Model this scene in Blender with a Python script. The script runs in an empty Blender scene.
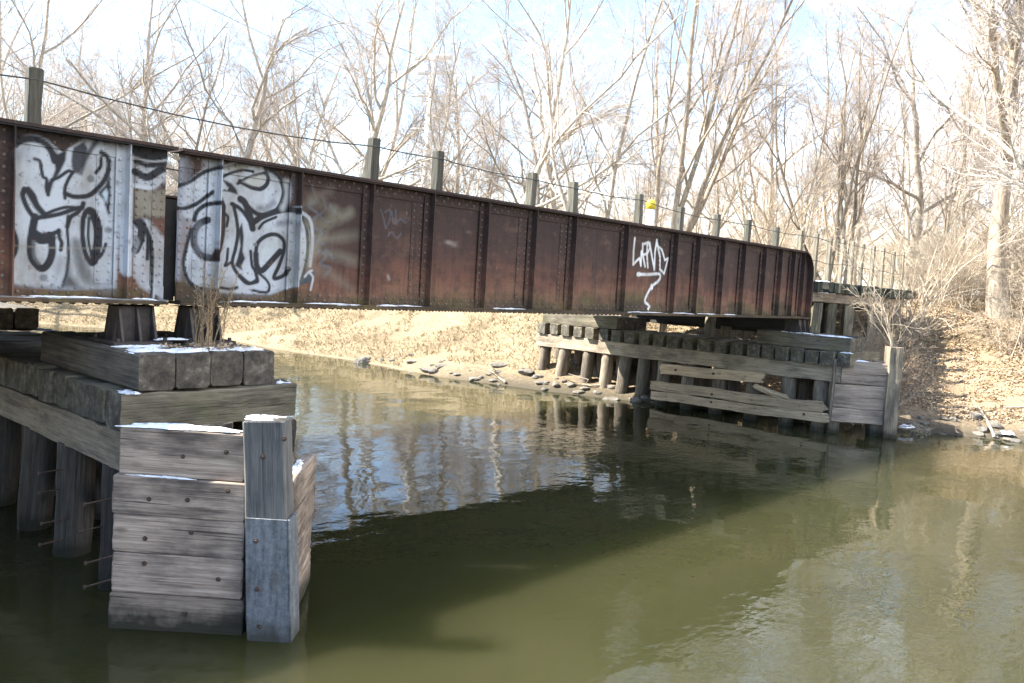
import bpy, math, random
import numpy as np
from mathutils import Vector, Matrix, Euler

random.seed(7)
RNG = np.random.default_rng(11)
C = bpy.context.scene.collection
SC = bpy.context.scene
R_ = math.radians
H = 2.73                      # eye height above the water; water surface is Z = 0

# ------------------------------------------------------------------ camera
F_PX, CX, CY = 830.0, 512.0, 341.5
VX, VY, ROLL = 1276.0, 329.0, R_(3.4)
def _cam_basis():
    p1 = np.array([VX-CX, VY-CY, F_PX])
    p2 = np.array([VX-1000-CX, VY-1000*math.tan(ROLL)-CY, F_PX])
    n = np.cross(p1, p2); n /= np.linalg.norm(n)
    if n[1] > 0: n = -n
    X = p1/np.linalg.norm(p1); Y = np.cross(n, X)
    return np.array([X, Y, n])
RB = _cam_basis()             # camera (right, down, forward) -> world
cam_d = bpy.data.cameras.new('camera'); cam = bpy.data.objects.new('camera', cam_d); C.objects.link(cam)
cam_d.sensor_width = 36.0; cam_d.lens = F_PX/1024*36.0; cam_d.clip_start = 0.05; cam_d.clip_end = 3000
m = Matrix.Identity(4)
for i in range(3):
    m[i][0] = RB[i][0]; m[i][1] = -RB[i][1]; m[i][2] = -RB[i][2]
m[0][3], m[1][3], m[2][3] = 0, 0, H
cam.matrix_world = m
SC.camera = cam

# ------------------------------------------------------------------ sun, sky, exposure
SUN_EL = 45.0
HEAD = Vector((0.677, -0.736, 0)).normalized()        # where the light travels, horizontally
sun_dir = Vector((HEAD.x*math.cos(R_(SUN_EL)), HEAD.y*math.cos(R_(SUN_EL)), -math.sin(R_(SUN_EL))))
sl = bpy.data.lights.new('sun', 'SUN'); so = bpy.data.objects.new('sun', sl); C.objects.link(so)
sl.energy = 4.8; sl.angle = R_(0.53); sl.color = (1.0, 0.95, 0.86)
so.rotation_euler = sun_dir.to_track_quat('-Z', 'Y').to_euler(); so.location = (-20, 30, 40)

SC.view_settings.view_transform = 'Standard'
SC.view_settings.look = 'None'
SC.view_settings.exposure = 2.2
SC.view_settings.gamma = 1.0
SC.view_settings.use_curve_mapping = False

W = bpy.data.worlds.new('World'); SC.world = W; W.use_nodes = True
wn, wl = W.node_tree.nodes, W.node_tree.links
bg = wn['Background']; bg.inputs['Strength'].default_value = 0.11
sky = wn.new('ShaderNodeTexSky'); sky.sky_type = 'NISHITA'; sky.sun_disc = False
sky.sun_elevation = R_(SUN_EL); sky.sun_rotation = math.atan2(-HEAD.x, -HEAD.y)
sky.air_density = 1.0; sky.dust_density = 0.25; sky.ozone_density = 1.6
wtc = wn.new('ShaderNodeTexCoord')
wmap = wn.new('ShaderNodeMapping'); wmap.inputs['Scale'].default_value = (2.2, 2.2, 5.0)
wl.new(wtc.outputs['Generated'], wmap.inputs['Vector'])
wno = wn.new('ShaderNodeTexNoise'); wno.inputs['Scale'].default_value = 1.3; wno.inputs['Detail'].default_value = 7; wno.inputs['Roughness'].default_value = .58
wl.new(wmap.outputs['Vector'], wno.inputs['Vector'])
# thicker cloud towards the bridge's far end
wdot = wn.new('ShaderNodeVectorMath'); wdot.operation = 'DOT_PRODUCT'; wdot.inputs[1].default_value = (0.30, -0.28, 0.0)
wl.new(wtc.outputs['Generated'], wdot.inputs[0])
wadd = wn.new('ShaderNodeMath'); wadd.operation = 'ADD'
wl.new(wno.outputs['Fac'], wadd.inputs[0]); wl.new(wdot.outputs['Value'], wadd.inputs[1])
wrp = wn.new('ShaderNodeMapRange'); wrp.inputs['From Min'].default_value = .57; wrp.inputs['From Max'].default_value = .85
wrp.interpolation_type = 'SMOOTHSTEP'
wl.new(wadd.outputs[0], wrp.inputs['Value'])
wmx = wn.new('ShaderNodeMix'); wmx.data_type = 'RGBA'
wl.new(wrp.outputs['Result'], wmx.inputs['Factor']); wl.new(sky.outputs['Color'], wmx.inputs['A'])
wmx.inputs['B'].default_value = (6.6, 6.7, 6.9, 1)
wl.new(wmx.outputs['Result'], bg.inputs['Color'])

# ------------------------------------------------------------------ geometry helpers
def pix_on_Y(u, v, y):
    r = RB @ np.array([u-CX, v-CY, F_PX]); r = r*(y/r[1]); return r[0], r[2]+H
def pix_dir(u):
    v = VY+(u-VX)*math.tan(ROLL)
    r = RB @ np.array([u-CX, v-CY, F_PX]); r = r/np.linalg.norm(r[:2]); return float(r[0]), float(r[1])

def fast_mesh(name, V, F):
    """V (n,3), F (m,4) or (m,3) arrays"""
    me = bpy.data.meshes.new(name)
    V = np.asarray(V, dtype=np.float32); F = np.asarray(F, dtype=np.int32)
    k = F.shape[1]
    me.vertices.add(len(V)); me.vertices.foreach_set('co', V.ravel())
    me.loops.add(F.size); me.loops.foreach_set('vertex_index', F.ravel())
    me.polygons.add(len(F))
    me.polygons.foreach_set('loop_start', np.arange(0, F.size, k, dtype=np.int32))
    me.polygons.foreach_set('loop_total', np.full(len(F), k, dtype=np.int32))
    me.update(calc_edges=True)
    return me

def smooth(me):
    me.polygons.foreach_set('use_smooth', np.ones(len(me.polygons), dtype=bool))

class MB:
    def __init__(s): s.v = []; s.f = []; s.rv = []
    def add(s, vs, fs):
        o = len(s.v); s.v += [tuple(p) for p in vs]; s.f += [tuple(i+o for i in f) for f in fs]
    def box(s, lo, hi):
        (a, b, c), (d, e, f) = lo, hi
        s.add([(a,b,c),(d,b,c),(d,e,c),(a,e,c),(a,b,f),(d,b,f),(d,e,f),(a,e,f)],
              [(0,3,2,1),(4,5,6,7),(0,1,5,4),(1,2,6,5),(2,3,7,6),(3,0,4,7)])
    def prism(s, poly, ax, lo, hi):
        """polygon in the two other axes, extruded along ax from lo to hi"""
        n = len(poly); vs = []
        for t in (lo, hi):
            for (p, q) in poly:
                vs.append({0: (t,p,q), 1: (p,t,q), 2: (p,q,t)}[ax])
        fs = [tuple(range(n-1, -1, -1)), tuple(range(n, 2*n))]
        fs += [(i, (i+1) % n, n+(i+1) % n, n+i) for i in range(n)]
        s.add(vs, fs)
    def tube(s, pts, r, k=8, cap=True):
        pts = [Vector(p) for p in pts]; n = len(pts)
        rs = r if isinstance(r, (list, tuple)) else [r]*n
        vs = []
        for i, p in enumerate(pts):
            t = (pts[min(i+1, n-1)]-pts[max(i-1, 0)]).normalized()
            a = t.orthogonal().normalized() if i == 0 else (a - t*a.dot(t)).normalized()
            b = t.cross(a)
            for j in range(k):
                an = 2*math.pi*j/k
                vs.append(p+(a*math.cos(an)+b*math.sin(an))*rs[i])
        fs = [(i*k+j, i*k+(j+1) % k, (i+1)*k+(j+1) % k, (i+1)*k+j) for i in range(n-1) for j in range(k)]
        if cap: fs += [tuple(range(k-1, -1, -1)), tuple(range((n-1)*k, n*k))]
        s.add(vs, fs)
    def rivet(s, p, nrm, r=.017, h=.012, k=8):
        p = Vector(p); nrm = Vector(nrm).normalized(); a = nrm.orthogonal().normalized(); b = nrm.cross(a)
        vs = []
        for (rr, hh) in ((1, -.1), (.8, .6)):
            for j in range(k):
                an = 2*math.pi*j/k
                vs.append(p+(a*math.cos(an)+b*math.sin(an))*r*rr+nrm*h*hh)
        vs.append(p+nrm*h)
        fs = [(j, (j+1) % k, k+(j+1) % k, k+j) for j in range(k)]+[(k+j, k+(j+1) % k, 2*k) for j in range(k)]
        s.rv.append((len(s.v), len(s.v)+len(vs))); s.add(vs, fs)
    def gridbox(s, x0, x1, y0, y1, z0, z1, d=.015):
        """box whose front (-Y) face and -X face are finely divided, for paint"""
        nx = max(1, int(math.ceil((x1-x0)/d))); nz = max(1, int(math.ceil((z1-z0)/d)))
        xs = np.linspace(x0, x1, nx+1); zs = np.linspace(z0, z1, nz+1)
        vs = [(x, y0, z) for z in zs for x in xs]
        fs = [(j*(nx+1)+i, j*(nx+1)+i+1, (j+1)*(nx+1)+i+1, (j+1)*(nx+1)+i) for j in range(nz) for i in range(nx)]
        s.add(vs, fs)
        for x, flip in ((x0, 0), (x1, 1)):
            vs = []; ny = max(1, int(math.ceil((y1-y0)/.03))); ys = np.linspace(y0, y1, ny+1)
            vs = [(x, y, z) for z in zs for y in ys]
            q = [(j*(ny+1)+i, j*(ny+1)+i+1, (j+1)*(ny+1)+i+1, (j+1)*(ny+1)+i) for j in range(nz) for i in range(ny)]
            s.add(vs, [tuple(reversed(f)) for f in q] if not flip else q)
        s.add([(x0,y0,z1),(x1,y0,z1),(x1,y1,z1),(x0,y1,z1)], [(0,1,2,3)])
        s.add([(x0,y0,z0),(x1,y0,z0),(x1,y1,z0),(x0,y1,z0)], [(3,2,1,0)])
        s.add([(x0,y1,z0),(x1,y1,z0),(x1,y1,z1),(x0,y1,z1)], [(3,2,1,0)])
    def build(s, name, mat, parent=None, sm=False):
        me = bpy.data.meshes.new(name)
        off = parent_world(parent)
        me.from_pydata([(v[0]-off[0], v[1]-off[1], v[2]-off[2]) for v in s.v], [], s.f); me.update()
        if sm: smooth(me)
        o = link(name, me, mat, parent); RIV[o.name] = s.rv; return o
RIV = {}
def parent_world(p):
    x = Vector((0,0,0))
    while p is not None: x += p.location; p = p.parent
    return x
def link(name, me, mat, parent=None):
    o = bpy.data.objects.new(name, me)
    if mat is not None: me.materials.append(mat)
    C.objects.link(o); o.parent = parent
    return o
def tag(o, label=None, cat=None, group=None, kind=None):
    if label: o['label'] = label
    if cat: o['category'] = cat
    if group: o['group'] = group
    if kind: o['kind'] = kind
    return o
def thing(name, loc, label, cat, group=None):
    o = bpy.data.objects.new(name, None); C.objects.link(o); o.location = loc; o.empty_display_size = .2
    return tag(o, label, cat, group)
def copy_tree(o, parent=None):
    c = o.copy(); C.objects.link(c)
    if parent is not None: c.parent = parent
    for ch in o.children: copy_tree(ch, c)
    return c

def timber(name, a, b, w, h, mat, parent=None, rough=.006, ragged=(0, 0), round_=False, taper=1.0, seed=None, twist=0, bev=.010):
    """one beam, plank or pile with its grain along local X; a, b are the end centres"""
    rg = np.random.default_rng(seed if seed is not None else RNG.integers(1e9))
    a = Vector(a); b = Vector(b); L = (b-a).length
    X = (b-a).normalized(); up = Vector((0,0,1))
    if abs(X.z) > .9: up = Vector((-.735,-.674,0)) if twist == 0 else Vector((math.cos(twist), math.sin(twist), 0))
    Y = up.cross(X).normalized(); Z = X.cross(Y)
    n = max(3, int(L/.16))
    if round_:
        k = 16; sec = [(math.cos(2*math.pi*j/k)*w/2, math.sin(2*math.pi*j/k)*h/2) for j in range(k)]
    else:
        bv = min(bev, w*.2, h*.2); sec = []
        hs = 9 if h > .15 and w < .15 else 3
        def edge(p, q, m):
            return [(p[0]+(q[0]-p[0])*i/m, p[1]+(q[1]-p[1])*i/m) for i in range(m+1)]
        x0, y0 = w/2, h/2
        sec += edge((-x0+bv,-y0), (x0-bv,-y0), 3)+edge((x0,-y0+bv), (x0,y0-bv), hs)+edge((x0-bv,y0), (-x0+bv,y0), 3)+edge((-x0,y0-bv), (-x0,-y0+bv), hs)
        k = len(sec)
    sec = np.array(sec)
    xs = np.linspace(0, L, n+1); inset = min(.01, L*.05)
    xs = np.concatenate([[0], [inset], xs[1:-1], [L-inset], [L]])
    n = len(xs)
    V = np.zeros((n, k, 3))
    prof = 1+(rg.standard_normal((1, k, 1)))*.0
    ph = rg.uniform(0, 6, 8)
    for i, x in enumerate(xs):
        t = x/L; s = 1+(taper-1)*t
        if i in (0, n-1): s *= 1-.012/max(min(w, h), .05)
        wob = rough*1.2*np.array([math.sin(x*2.1+ph[0])+.6*math.sin(x*5.3+ph[1]), math.sin(x*1.7+ph[2])+.6*math.sin(x*4.7+ph[3])])
        V[i, :, 0] = x
        V[i, :, 1:] = sec*s+wob
    V[1:-1, :, 1:] += rg.standard_normal((n-2, k, 2))*rough*(.55 if k < 20 else .3)
    V[:, :, 1:] += (rg.standard_normal((1, k, 2))*rough*(.8 if k < 20 else .15))
    for e, amt in ((0, ragged[0]), (1, ragged[1])):
        if amt:
            jag = rg.uniform(0, amt, k)*np.where(rg.random(k) < .45, .25, 1.0)
            lay = np.sort(sec[:, 1]); jag = jag*.4+.6*amt*(.5+.28*np.sin(sec[:, 1]/h*6+ph[5])+.22*np.sin(sec[:, 1]/h*17+ph[4]))*rg.uniform(.6, 1.1, k)
            if e == 0: V[0, :, 0] += jag; V[1, :, 0] = V[0, :, 0]+.01
            else: V[-1, :, 0] -= jag; V[-2, :, 0] = V[-1, :, 0]-.01
    verts = V.reshape(-1, 3)
    fs = [(i*k+j, i*k+(j+1) % k, (i+1)*k+(j+1) % k, (i+1)*k+j) for i in range(n-1) for j in range(k)]
    fs += [tuple(range(k-1, -1, -1)), tuple(range((n-1)*k, n*k))]
    me = bpy.data.meshes.new(name); me.from_pydata(verts.tolist(), [], fs); me.update()
    if round_: smooth(me)
    o = link(name, me, mat, parent)
    off = parent_world(parent)
    M = Matrix.Identity(4)
    for i in range(3): M[i][0], M[i][1], M[i][2] = X[i], Y[i], Z[i]
    M.translation = a-off
    o.matrix_local = M
    return o

# ------------------------------------------------------------------ materials
def new_mat(name):
    mt = bpy.data.materials.new(name); mt.use_nodes = True
    nt = mt.node_tree; return mt, nt, nt.nodes, nt.links, nt.nodes['Principled BSDF']
def N(nt, t, **kw):
    n = nt.nodes.new(t)
    for k, v in kw.items():
        if k in n.inputs: n.inputs[k].default_value = v
        else: setattr(n, k, v)
    return n
def ramp(nt, fac, stops):
    r = nt.nodes.new('ShaderNodeValToRGB'); el = r.color_ramp.elements
    while len(el) < len(stops): el.new(.5)
    for e, (p, c) in zip(el, stops): e.position = p; e.color = (*c, 1) if len(c) == 3 else c
    nt.links.new(fac, r.inputs['Fac']); return r
def mix(nt, fac, a, b, mode='MIX'):
    mx = nt.nodes.new('ShaderNodeMix'); mx.data_type = 'RGBA'; mx.blend_type = mode
    for s, v in (('Factor', fac), ('A', a), ('B', b)):
        if hasattr(v, 'is_linked') or isinstance(v, bpy.types.NodeSocket): nt.links.new(v, mx.inputs[s])
        elif s == 'Factor': mx.inputs[s].default_value = v
        else: mx.inputs[s].default_value = (*v, 1)
    return mx.outputs['Result']
def noise(nt, vec, scale, detail=5, rough=.6, mp=None):
    if mp:
        q = N(nt, 'ShaderNodeMapping'); q.inputs['Scale'].default_value = mp; nt.links.new(vec, q.inputs['Vector']); vec = q.outputs['Vector']
    n = N(nt, 'ShaderNodeTexNoise', Scale=scale, Detail=detail, Roughness=rough); nt.links.new(vec, n.inputs['Vector']); return n.outputs['Fac']
def bump(nt, bs, hgt, strength, dist):
    b = N(nt, 'ShaderNodeBump', Strength=strength, Distance=dist); nt.links.new(hgt, b.inputs['Height']); nt.links.new(b.outputs['Normal'], bs.inputs['Normal']); return b
def mathn(nt, op, a, b=None):
    n = nt.nodes.new('ShaderNodeMath'); n.operation = op
    for i, v in enumerate((a, b)):
        if v is None: continue
        if isinstance(v, (int, float)): n.inputs[i].default_value = v
        else: nt.links.new(v, n.inputs[i])
    return n.outputs[0]

def wood(name, dark, light, stain=(.03,.027,.025), stain_amt=.5, end=(.05,.042,.035), green=0.0, crack=.6, wet=True):
    mt, nt, nd, lk, bs = new_mat(name)
    tc = N(nt, 'ShaderNodeTexCoord'); oi = N(nt, 'ShaderNodeObjectInfo')
    off = N(nt, 'ShaderNodeVectorMath', operation='ADD'); sc_ = N(nt, 'ShaderNodeVectorMath', operation='SCALE'); sc_.inputs['Scale'].default_value = 37
    cmb = N(nt, 'ShaderNodeCombineXYZ'); lk.new(oi.outputs['Random'], cmb.inputs[0]); lk.new(oi.outputs['Random'], cmb.inputs[1]); lk.new(oi.outputs['Random'], cmb.inputs[2])
    lk.new(cmb.outputs[0], sc_.inputs[0]); lk.new(tc.outputs['Object'], off.inputs[0]); lk.new(sc_.outputs[0], off.inputs[1])
    v = off.outputs[0]
    g1 = noise(nt, v, 1.0, 6, .65, (1.1, 44, 44)); g2 = noise(nt, v, 1.0, 3, .6, (5, 150, 150)); big = noise(nt, v, 1.6, 5, .6, (1, 2.2, 2.2))
    ck = noise(nt, v, 1.0, 3, .55, (.9, 55, 55))
    gm = mathn(nt, 'ADD', mathn(nt, 'MULTIPLY', g1, .65), mathn(nt, 'MULTIPLY', g2, .35))
    col = ramp(nt, gm, [(.34, dark), (.5, tuple((a+b)/2 for a, b in zip(dark, light))), (.66, light)]).outputs['Color']
    crk = ramp(nt, ck, [(.31, (1,1,1)), (.355, (0,0,0))]).outputs['Color']
    st = ramp(nt, big, [(.44, (0,0,0)), (.66, (1,1,1))]).outputs['Color']
    col = mix(nt, mathn(nt, 'MULTIPLY', st, stain_amt), col, stain)
    col = mix(nt, mathn(nt, 'MULTIPLY', crk, crack), col, (.012,.010,.009))
    sk = ramp(nt, noise(nt, v, 1.0, 5, .6, (1.1, 9, 9)), [(.54, (0,0,0)), (.68, (1,1,1))]).outputs['Color']
    col = mix(nt, mathn(nt, 'MULTIPLY', sk, stain_amt*.8), col, tuple(c*.9 for c in stain))
    kv = N(nt, 'ShaderNodeTexVoronoi', Scale=1.0); km = N(nt, 'ShaderNodeMapping'); km.inputs['Scale'].default_value = (1.7, 4.2, 4.2); lk.new(v, km.inputs['Vector']); lk.new(km.outputs['Vector'], kv.inputs['Vector'])
    kn = ramp(nt, kv.outputs['Distance'], [(.07, (1,1,1)), (.13, (0,0,0))]).outputs['Color']
    col = mix(nt, mathn(nt, 'MULTIPLY', kn, .55), col, tuple(c*.6 for c in dark))
    # per-timber tone
    tone = N(nt, 'ShaderNodeMapRange'); lk.new(oi.outputs['Random'], tone.inputs['Value']); tone.inputs['To Min'].default_value = .72; tone.inputs['To Max'].default_value = 1.18
    hv = N(nt, 'ShaderNodeHueSaturation'); lk.new(tone.outputs['Result'], hv.inputs['Value']); lk.new(col, hv.inputs['Color']); col = hv.outputs['Color']
    # sawn ends
    sx = N(nt, 'ShaderNodeSeparateXYZ'); lk.new(tc.outputs['Normal'], sx.inputs[0])
    isend = mathn(nt, 'GREATER_THAN', mathn(nt, 'ABSOLUTE', sx.outputs[0]), .8)
    en = noise(nt, v, 9, 6, .7, (.3, 1, 1))
    ec = ramp(nt, en, [(.38, tuple(c*.45 for c in end)), (.55, end), (.7, tuple(c*2.3 for c in end))]).outputs['Color']
    col = mix(nt, isend, col, ec)
    geo = N(nt, 'ShaderNodeNewGeometry'); gz = N(nt, 'ShaderNodeSeparateXYZ'); lk.new(geo.outputs['Position'], gz.inputs[0])
    if green:
        gn = ramp(nt, noise(nt, v, 2.2, 4, .6), [(.5, (0,0,0)), (.68, (1,1,1))]).outputs['Color']
        col = mix(nt, mathn(nt, 'MULTIPLY', gn, green), col, (.10,.105,.035))
    if wet:      # tide line: algae and wet wood just over the water
        wz = mathn(nt, 'ADD', gz.outputs[2], mathn(nt, 'MULTIPLY', noise(nt, geo.outputs['Position'], 7, 3), .22))
        wm = N(nt, 'ShaderNodeMapRange'); lk.new(wz, wm.inputs['Value']); wm.inputs['From Min'].default_value = .17; wm.inputs['From Max'].default_value = .30; wm.inputs['To Min'].default_value = .92; wm.inputs['To Max'].default_value = 0
        col = mix(nt, wm.outputs['Result'], col, (.022,.022,.013))
    lk.new(col, bs.inputs['Base Color']); bs.inputs['Roughness'].default_value = .85
    bs.inputs['Specular IOR Level'].default_value = .3
    hh = mathn(nt, 'SUBTRACT', gm, mathn(nt, 'MULTIPLY', crk, .8))
    bump(nt, bs, hh, .8, .012)
    return mt

M = {}
M['creosote'] = wood('creosote_timber', (.042,.035,.027), (.185,.155,.115), end=(.10,.086,.068), stain_amt=.6)
M['crib'] = wood('crib_timber', (.085,.072,.053), (.31,.265,.19), green=.3, end=(.12,.105,.082))
M['cap'] = wood('cap_timber', (.20,.16,.11), (.50,.405,.29), stain=(.05,.045,.04), stain_amt=.6)
M['plank'] = wood('weathered_plank', (.17,.128,.096), (.50,.40,.315), stain=(.05,.04,.035), stain_amt=.8, end=(.2,.16,.125), crack=.7)
M['farplank'] = wood('far_plank', (.27,.195,.14), (.62,.49,.385), stain=(.06,.05,.045), end=(.12,.1,.08), crack=.7)
M['pile'] = wood('pile_wood', (.075,.06,.045), (.33,.27,.20), stain_amt=.55, crack=.8)
M['raw'] = wood('split_plank', (.33,.23,.14), (.66,.50,.33), stain=(.07,.055,.04), stain_amt=.3, end=(.22,.17,.11), crack=.8, wet=False)
M['tarpile'] = wood('tarred_pile', (.028,.024,.02), (.12,.10,.08), stain_amt=.6, crack=.8)  # darker version of the pile wood, for the near pier
M['nosepost'] = wood('nose_post_wood', (.075,.075,.076), (.23,.22,.20), stain=(.04,.043,.05), stain_amt=.6, crack=.5)
M['post'] = wood('rail_post', (.045,.043,.034), (.155,.142,.11), stain=(.05,.05,.04), wet=False, crack=.6)
M['palepost'] = wood('pale_rail_post', (.15,.13,.095), (.42,.365,.275), stain=(.09,.08,.06), wet=False, crack=.5)  # paler copy of the rail post wood; sunlight is put into the colour
M['tie'] = wood('tie_wood', (.02,.02,.017), (.07,.066,.05), end=(.035,.045,.032), wet=False)

def rust(name, painted):
    mt, nt, nd, lk, bs = new_mat(name)
    geo = N(nt, 'ShaderNodeNewGeometry'); P = geo.outputs['Position']
    sp = N(nt, 'ShaderNodeSeparateXYZ'); lk.new(P, sp.inputs[0])
    big = noise(nt, P, .9, 6, .62, (.7, 1, 2.4)); fine = noise(nt, P, 38, 6, .7); mid = noise(nt, P, 6, 6, .65); strk = noise(nt, P, 1.0, 5, .65, (22, 22, .8))
    hor = noise(nt, P, 1.0, 4, .6, (.25, 1, 9))
    # rust deepens towards the bottom of the web, in uneven bands
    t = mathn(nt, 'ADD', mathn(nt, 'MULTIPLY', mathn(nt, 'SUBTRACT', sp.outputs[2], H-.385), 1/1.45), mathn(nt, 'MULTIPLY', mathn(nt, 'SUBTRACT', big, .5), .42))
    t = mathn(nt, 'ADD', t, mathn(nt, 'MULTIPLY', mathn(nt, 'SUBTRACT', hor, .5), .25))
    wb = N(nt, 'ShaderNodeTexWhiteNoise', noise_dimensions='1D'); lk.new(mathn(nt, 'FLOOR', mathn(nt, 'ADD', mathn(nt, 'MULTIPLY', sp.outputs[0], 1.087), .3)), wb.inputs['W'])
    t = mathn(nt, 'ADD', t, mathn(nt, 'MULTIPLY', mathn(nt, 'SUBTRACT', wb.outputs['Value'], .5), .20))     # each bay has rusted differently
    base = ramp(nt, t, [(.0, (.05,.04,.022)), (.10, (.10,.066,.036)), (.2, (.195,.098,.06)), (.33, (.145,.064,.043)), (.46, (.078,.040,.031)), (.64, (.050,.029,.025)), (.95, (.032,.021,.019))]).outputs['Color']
    # greenish lime and algae low on the web
    gm = mathn(nt, 'MULTIPLY', ramp(nt, t, [(.02, (0,0,0)), (.10, (1,1,1)), (.2, (0,0,0))]).outputs['Color'], ramp(nt, noise(nt, P, .8, 3), [(.46, (0,0,0)), (.6, (1,1,1))]).outputs['Color'])
    base = mix(nt, mathn(nt, 'MULTIPLY', gm, .55), base, (.135,.12,.035))
    base = mix(nt, ramp(nt, fine, [(.45, (0,0,0)), (.72, (.6,.6,.6))]).outputs['Color'], base, (.10,.048,.034))
    base = mix(nt, ramp(nt, mid, [(.46, (0,0,0)), (.66, (.6,.6,.6))]).outputs['Color'], base, (.030,.020,.017))
    base = mix(nt, ramp(nt, strk, [(.50, (0,0,0)), (.68, (.55,.55,.55))]).outputs['Color'], base, (.026,.018,.016))
    base = mix(nt, ramp(nt, noise(nt, P, 2.6, 6, .7, (1, 1, 1.6)), [(.54, (0,0,0)), (.7, (.5,.5,.5))]).outputs['Color'], base, (.15,.085,.06))
    base = mix(nt, ramp(nt, noise(nt, P, 24, 4, .6, (1, 1, .35)), [(.68, (0,0,0)), (.74, (.5,.5,.5))]).outputs['Color'], base, (.26,.20,.16))
    if painted:
        at = N(nt, 'ShaderNodeAttribute', attribute_name='paint')
        wear = ramp(nt, noise(nt, P, 17, 6, .7), [(.30, (.25,.25,.25)), (.42, (1,1,1))]).outputs['Color']
        dirt = ramp(nt, noise(nt, P, 2.3, 6, .65, (1.6, 1, .8)), [(.35, (.62,.58,.52)), (.58, (1,1,1))]).outputs['Color']
        pc = mix(nt, 1.0, at.outputs['Color'], dirt, 'MULTIPLY')
        base = mix(nt, mathn(nt, 'MULTIPLY', at.outputs['Alpha'], wear), base, pc)
    lk.new(base, bs.inputs['Base Color']); bs.inputs['Roughness'].default_value = .8
    bs.inputs['Specular IOR Level'].default_value = .35
    bump(nt, bs, mathn(nt, 'ADD', mathn(nt, 'MULTIPLY', fine, .5), mid), .35, .006)
    return mt
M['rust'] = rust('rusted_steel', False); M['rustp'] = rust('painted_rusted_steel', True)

def plain(name, c1, c2, scale=6, rough=.7, bmp=.3, bd=.01, metal=0):
    mt, nt, nd, lk, bs = new_mat(name); tc = N(nt, 'ShaderNodeTexCoord')
    n = noise(nt, tc.outputs['Object'], scale, 6, .65)
    lk.new(ramp(nt, n, [(.35, c1), (.65, c2)]).outputs['Color'], bs.inputs['Base Color'])
    bs.inputs['Roughness'].default_value = rough; bs.inputs['Metallic'].default_value = metal
    if bmp: bump(nt, bs, n, bmp, bd)
    return mt
M['darksteel'] = plain('dark_steel', (.022,.018,.016), (.06,.045,.036), 9, .65)
M['bolt'] = plain('bolt_iron', (.03,.022,.018), (.10,.06,.04), 30, .6)
M['snow'] = plain('old_snow', (.78,.80,.84), (.88,.89,.91), 14, .6, .25, .01)
M['sheath'] = plain('zinc_sheath', (.085,.095,.105), (.205,.222,.24), 26, .7, .4, .006)
def sheath_mat():
    mt, nt, nd, lk, bs = new_mat('worn_sheet_metal'); geo = N(nt, 'ShaderNodeNewGeometry'); P = geo.outputs['Position']; sp = N(nt, 'ShaderNodeSeparateXYZ'); lk.new(P, sp.inputs[0])
    a = noise(nt, P, 24, 6, .75); b_ = noise(nt, P, 1.0, 6, .7, (26, 26, 3)); c = noise(nt, P, 4.5, 5, .65)
    col = ramp(nt, mathn(nt, 'ADD', mathn(nt, 'MULTIPLY', a, .5), mathn(nt, 'MULTIPLY', b_, .5)), [(.36, (.055,.06,.066)), (.5, (.125,.137,.148)), (.66, (.21,.225,.235))]).outputs['Color']
    col = mix(nt, ramp(nt, c, [(.55, (0,0,0)), (.7, (.7,.7,.7))]).outputs['Color'], col, (.085,.065,.05))
    tz = mathn(nt, 'ADD', sp.outputs[2], mathn(nt, 'MULTIPLY', c, .35)); tm = N(nt, 'ShaderNodeMapRange'); lk.new(tz, tm.inputs['Value']); tm.inputs['From Min'].default_value = .17; tm.inputs['From Max'].default_value = .36; tm.inputs['To Min'].default_value = .9; tm.inputs['To Max'].default_value = 0
    col = mix(nt, tm.outputs['Result'], col, (.035,.035,.026))
    lk.new(col, bs.inputs['Base Color']); bs.inputs['Roughness'].default_value = .7; bump(nt, bs, mathn(nt, 'ADD', c, mathn(nt, 'MULTIPLY', a, .2)), .8, .02); return mt
M['sheath'] = sheath_mat()
M['tar'] = plain('black_tar', (.006,.005,.005), (.016,.013,.011), 8, .9)  # near-black: the shade in the gap between spans is put into this colour
M['rock'] = plain('bank_stone', (.075,.066,.052), (.23,.205,.17), 5, .9, .6, .03)
M['bark'] = None
M['whitepole'] = plain('white_pole', (.62,.62,.60), (.80,.80,.78), 4, .6, 0)
M['yellow'] = plain('yellow_cap', (.72,.50,.03), (.80,.58,.05), 5, .5, 0)
M['wire'] = plain('cable_steel', (.04,.035,.03), (.08,.07,.06), 20, .6, 0)
M['weed'] = plain('dry_stalk', (.20,.13,.075), (.42,.30,.17), 30, .9, 0)
def bark(name, a, b, rnd=.25):
    mt, nt, nd, lk, bs = new_mat(name); tc = N(nt, 'ShaderNodeTexCoord'); oi = N(nt, 'ShaderNodeObjectInfo')
    n = noise(nt, tc.outputs['Object'], 5, 6, .65, (3, 3, .8))
    col = ramp(nt, n, [(.33, a), (.68, b)]).outputs['Color']
    mr = N(nt, 'ShaderNodeMapRange'); lk.new(oi.outputs['Random'], mr.inputs['Value']); mr.inputs['To Min'].default_value = 1-rnd; mr.inputs['To Max'].default_value = 1+rnd
    hv = N(nt, 'ShaderNodeHueSaturation'); lk.new(mr.outputs['Result'], hv.inputs['Value']); lk.new(col, hv.inputs['Color'])
    lk.new(hv.outputs['Color'], bs.inputs['Base Color']); bs.inputs['Roughness'].default_value = .9; bs.inputs['Specular IOR Level'].default_value = .2
    bump(nt, bs, n, .6, .03); return mt
M['bark'] = bark('grey_bark', (.22,.19,.155), (.52,.465,.39))
M['bark2'] = bark('brown_bark', (.20,.16,.12), (.46,.385,.295))
M['twig'] = bark('pale_twigs', (.40,.345,.30), (.58,.51,.45), .25)
M['browntwig'] = bark('brown_twigs', (.15,.105,.07), (.33,.25,.17), .2)
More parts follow.
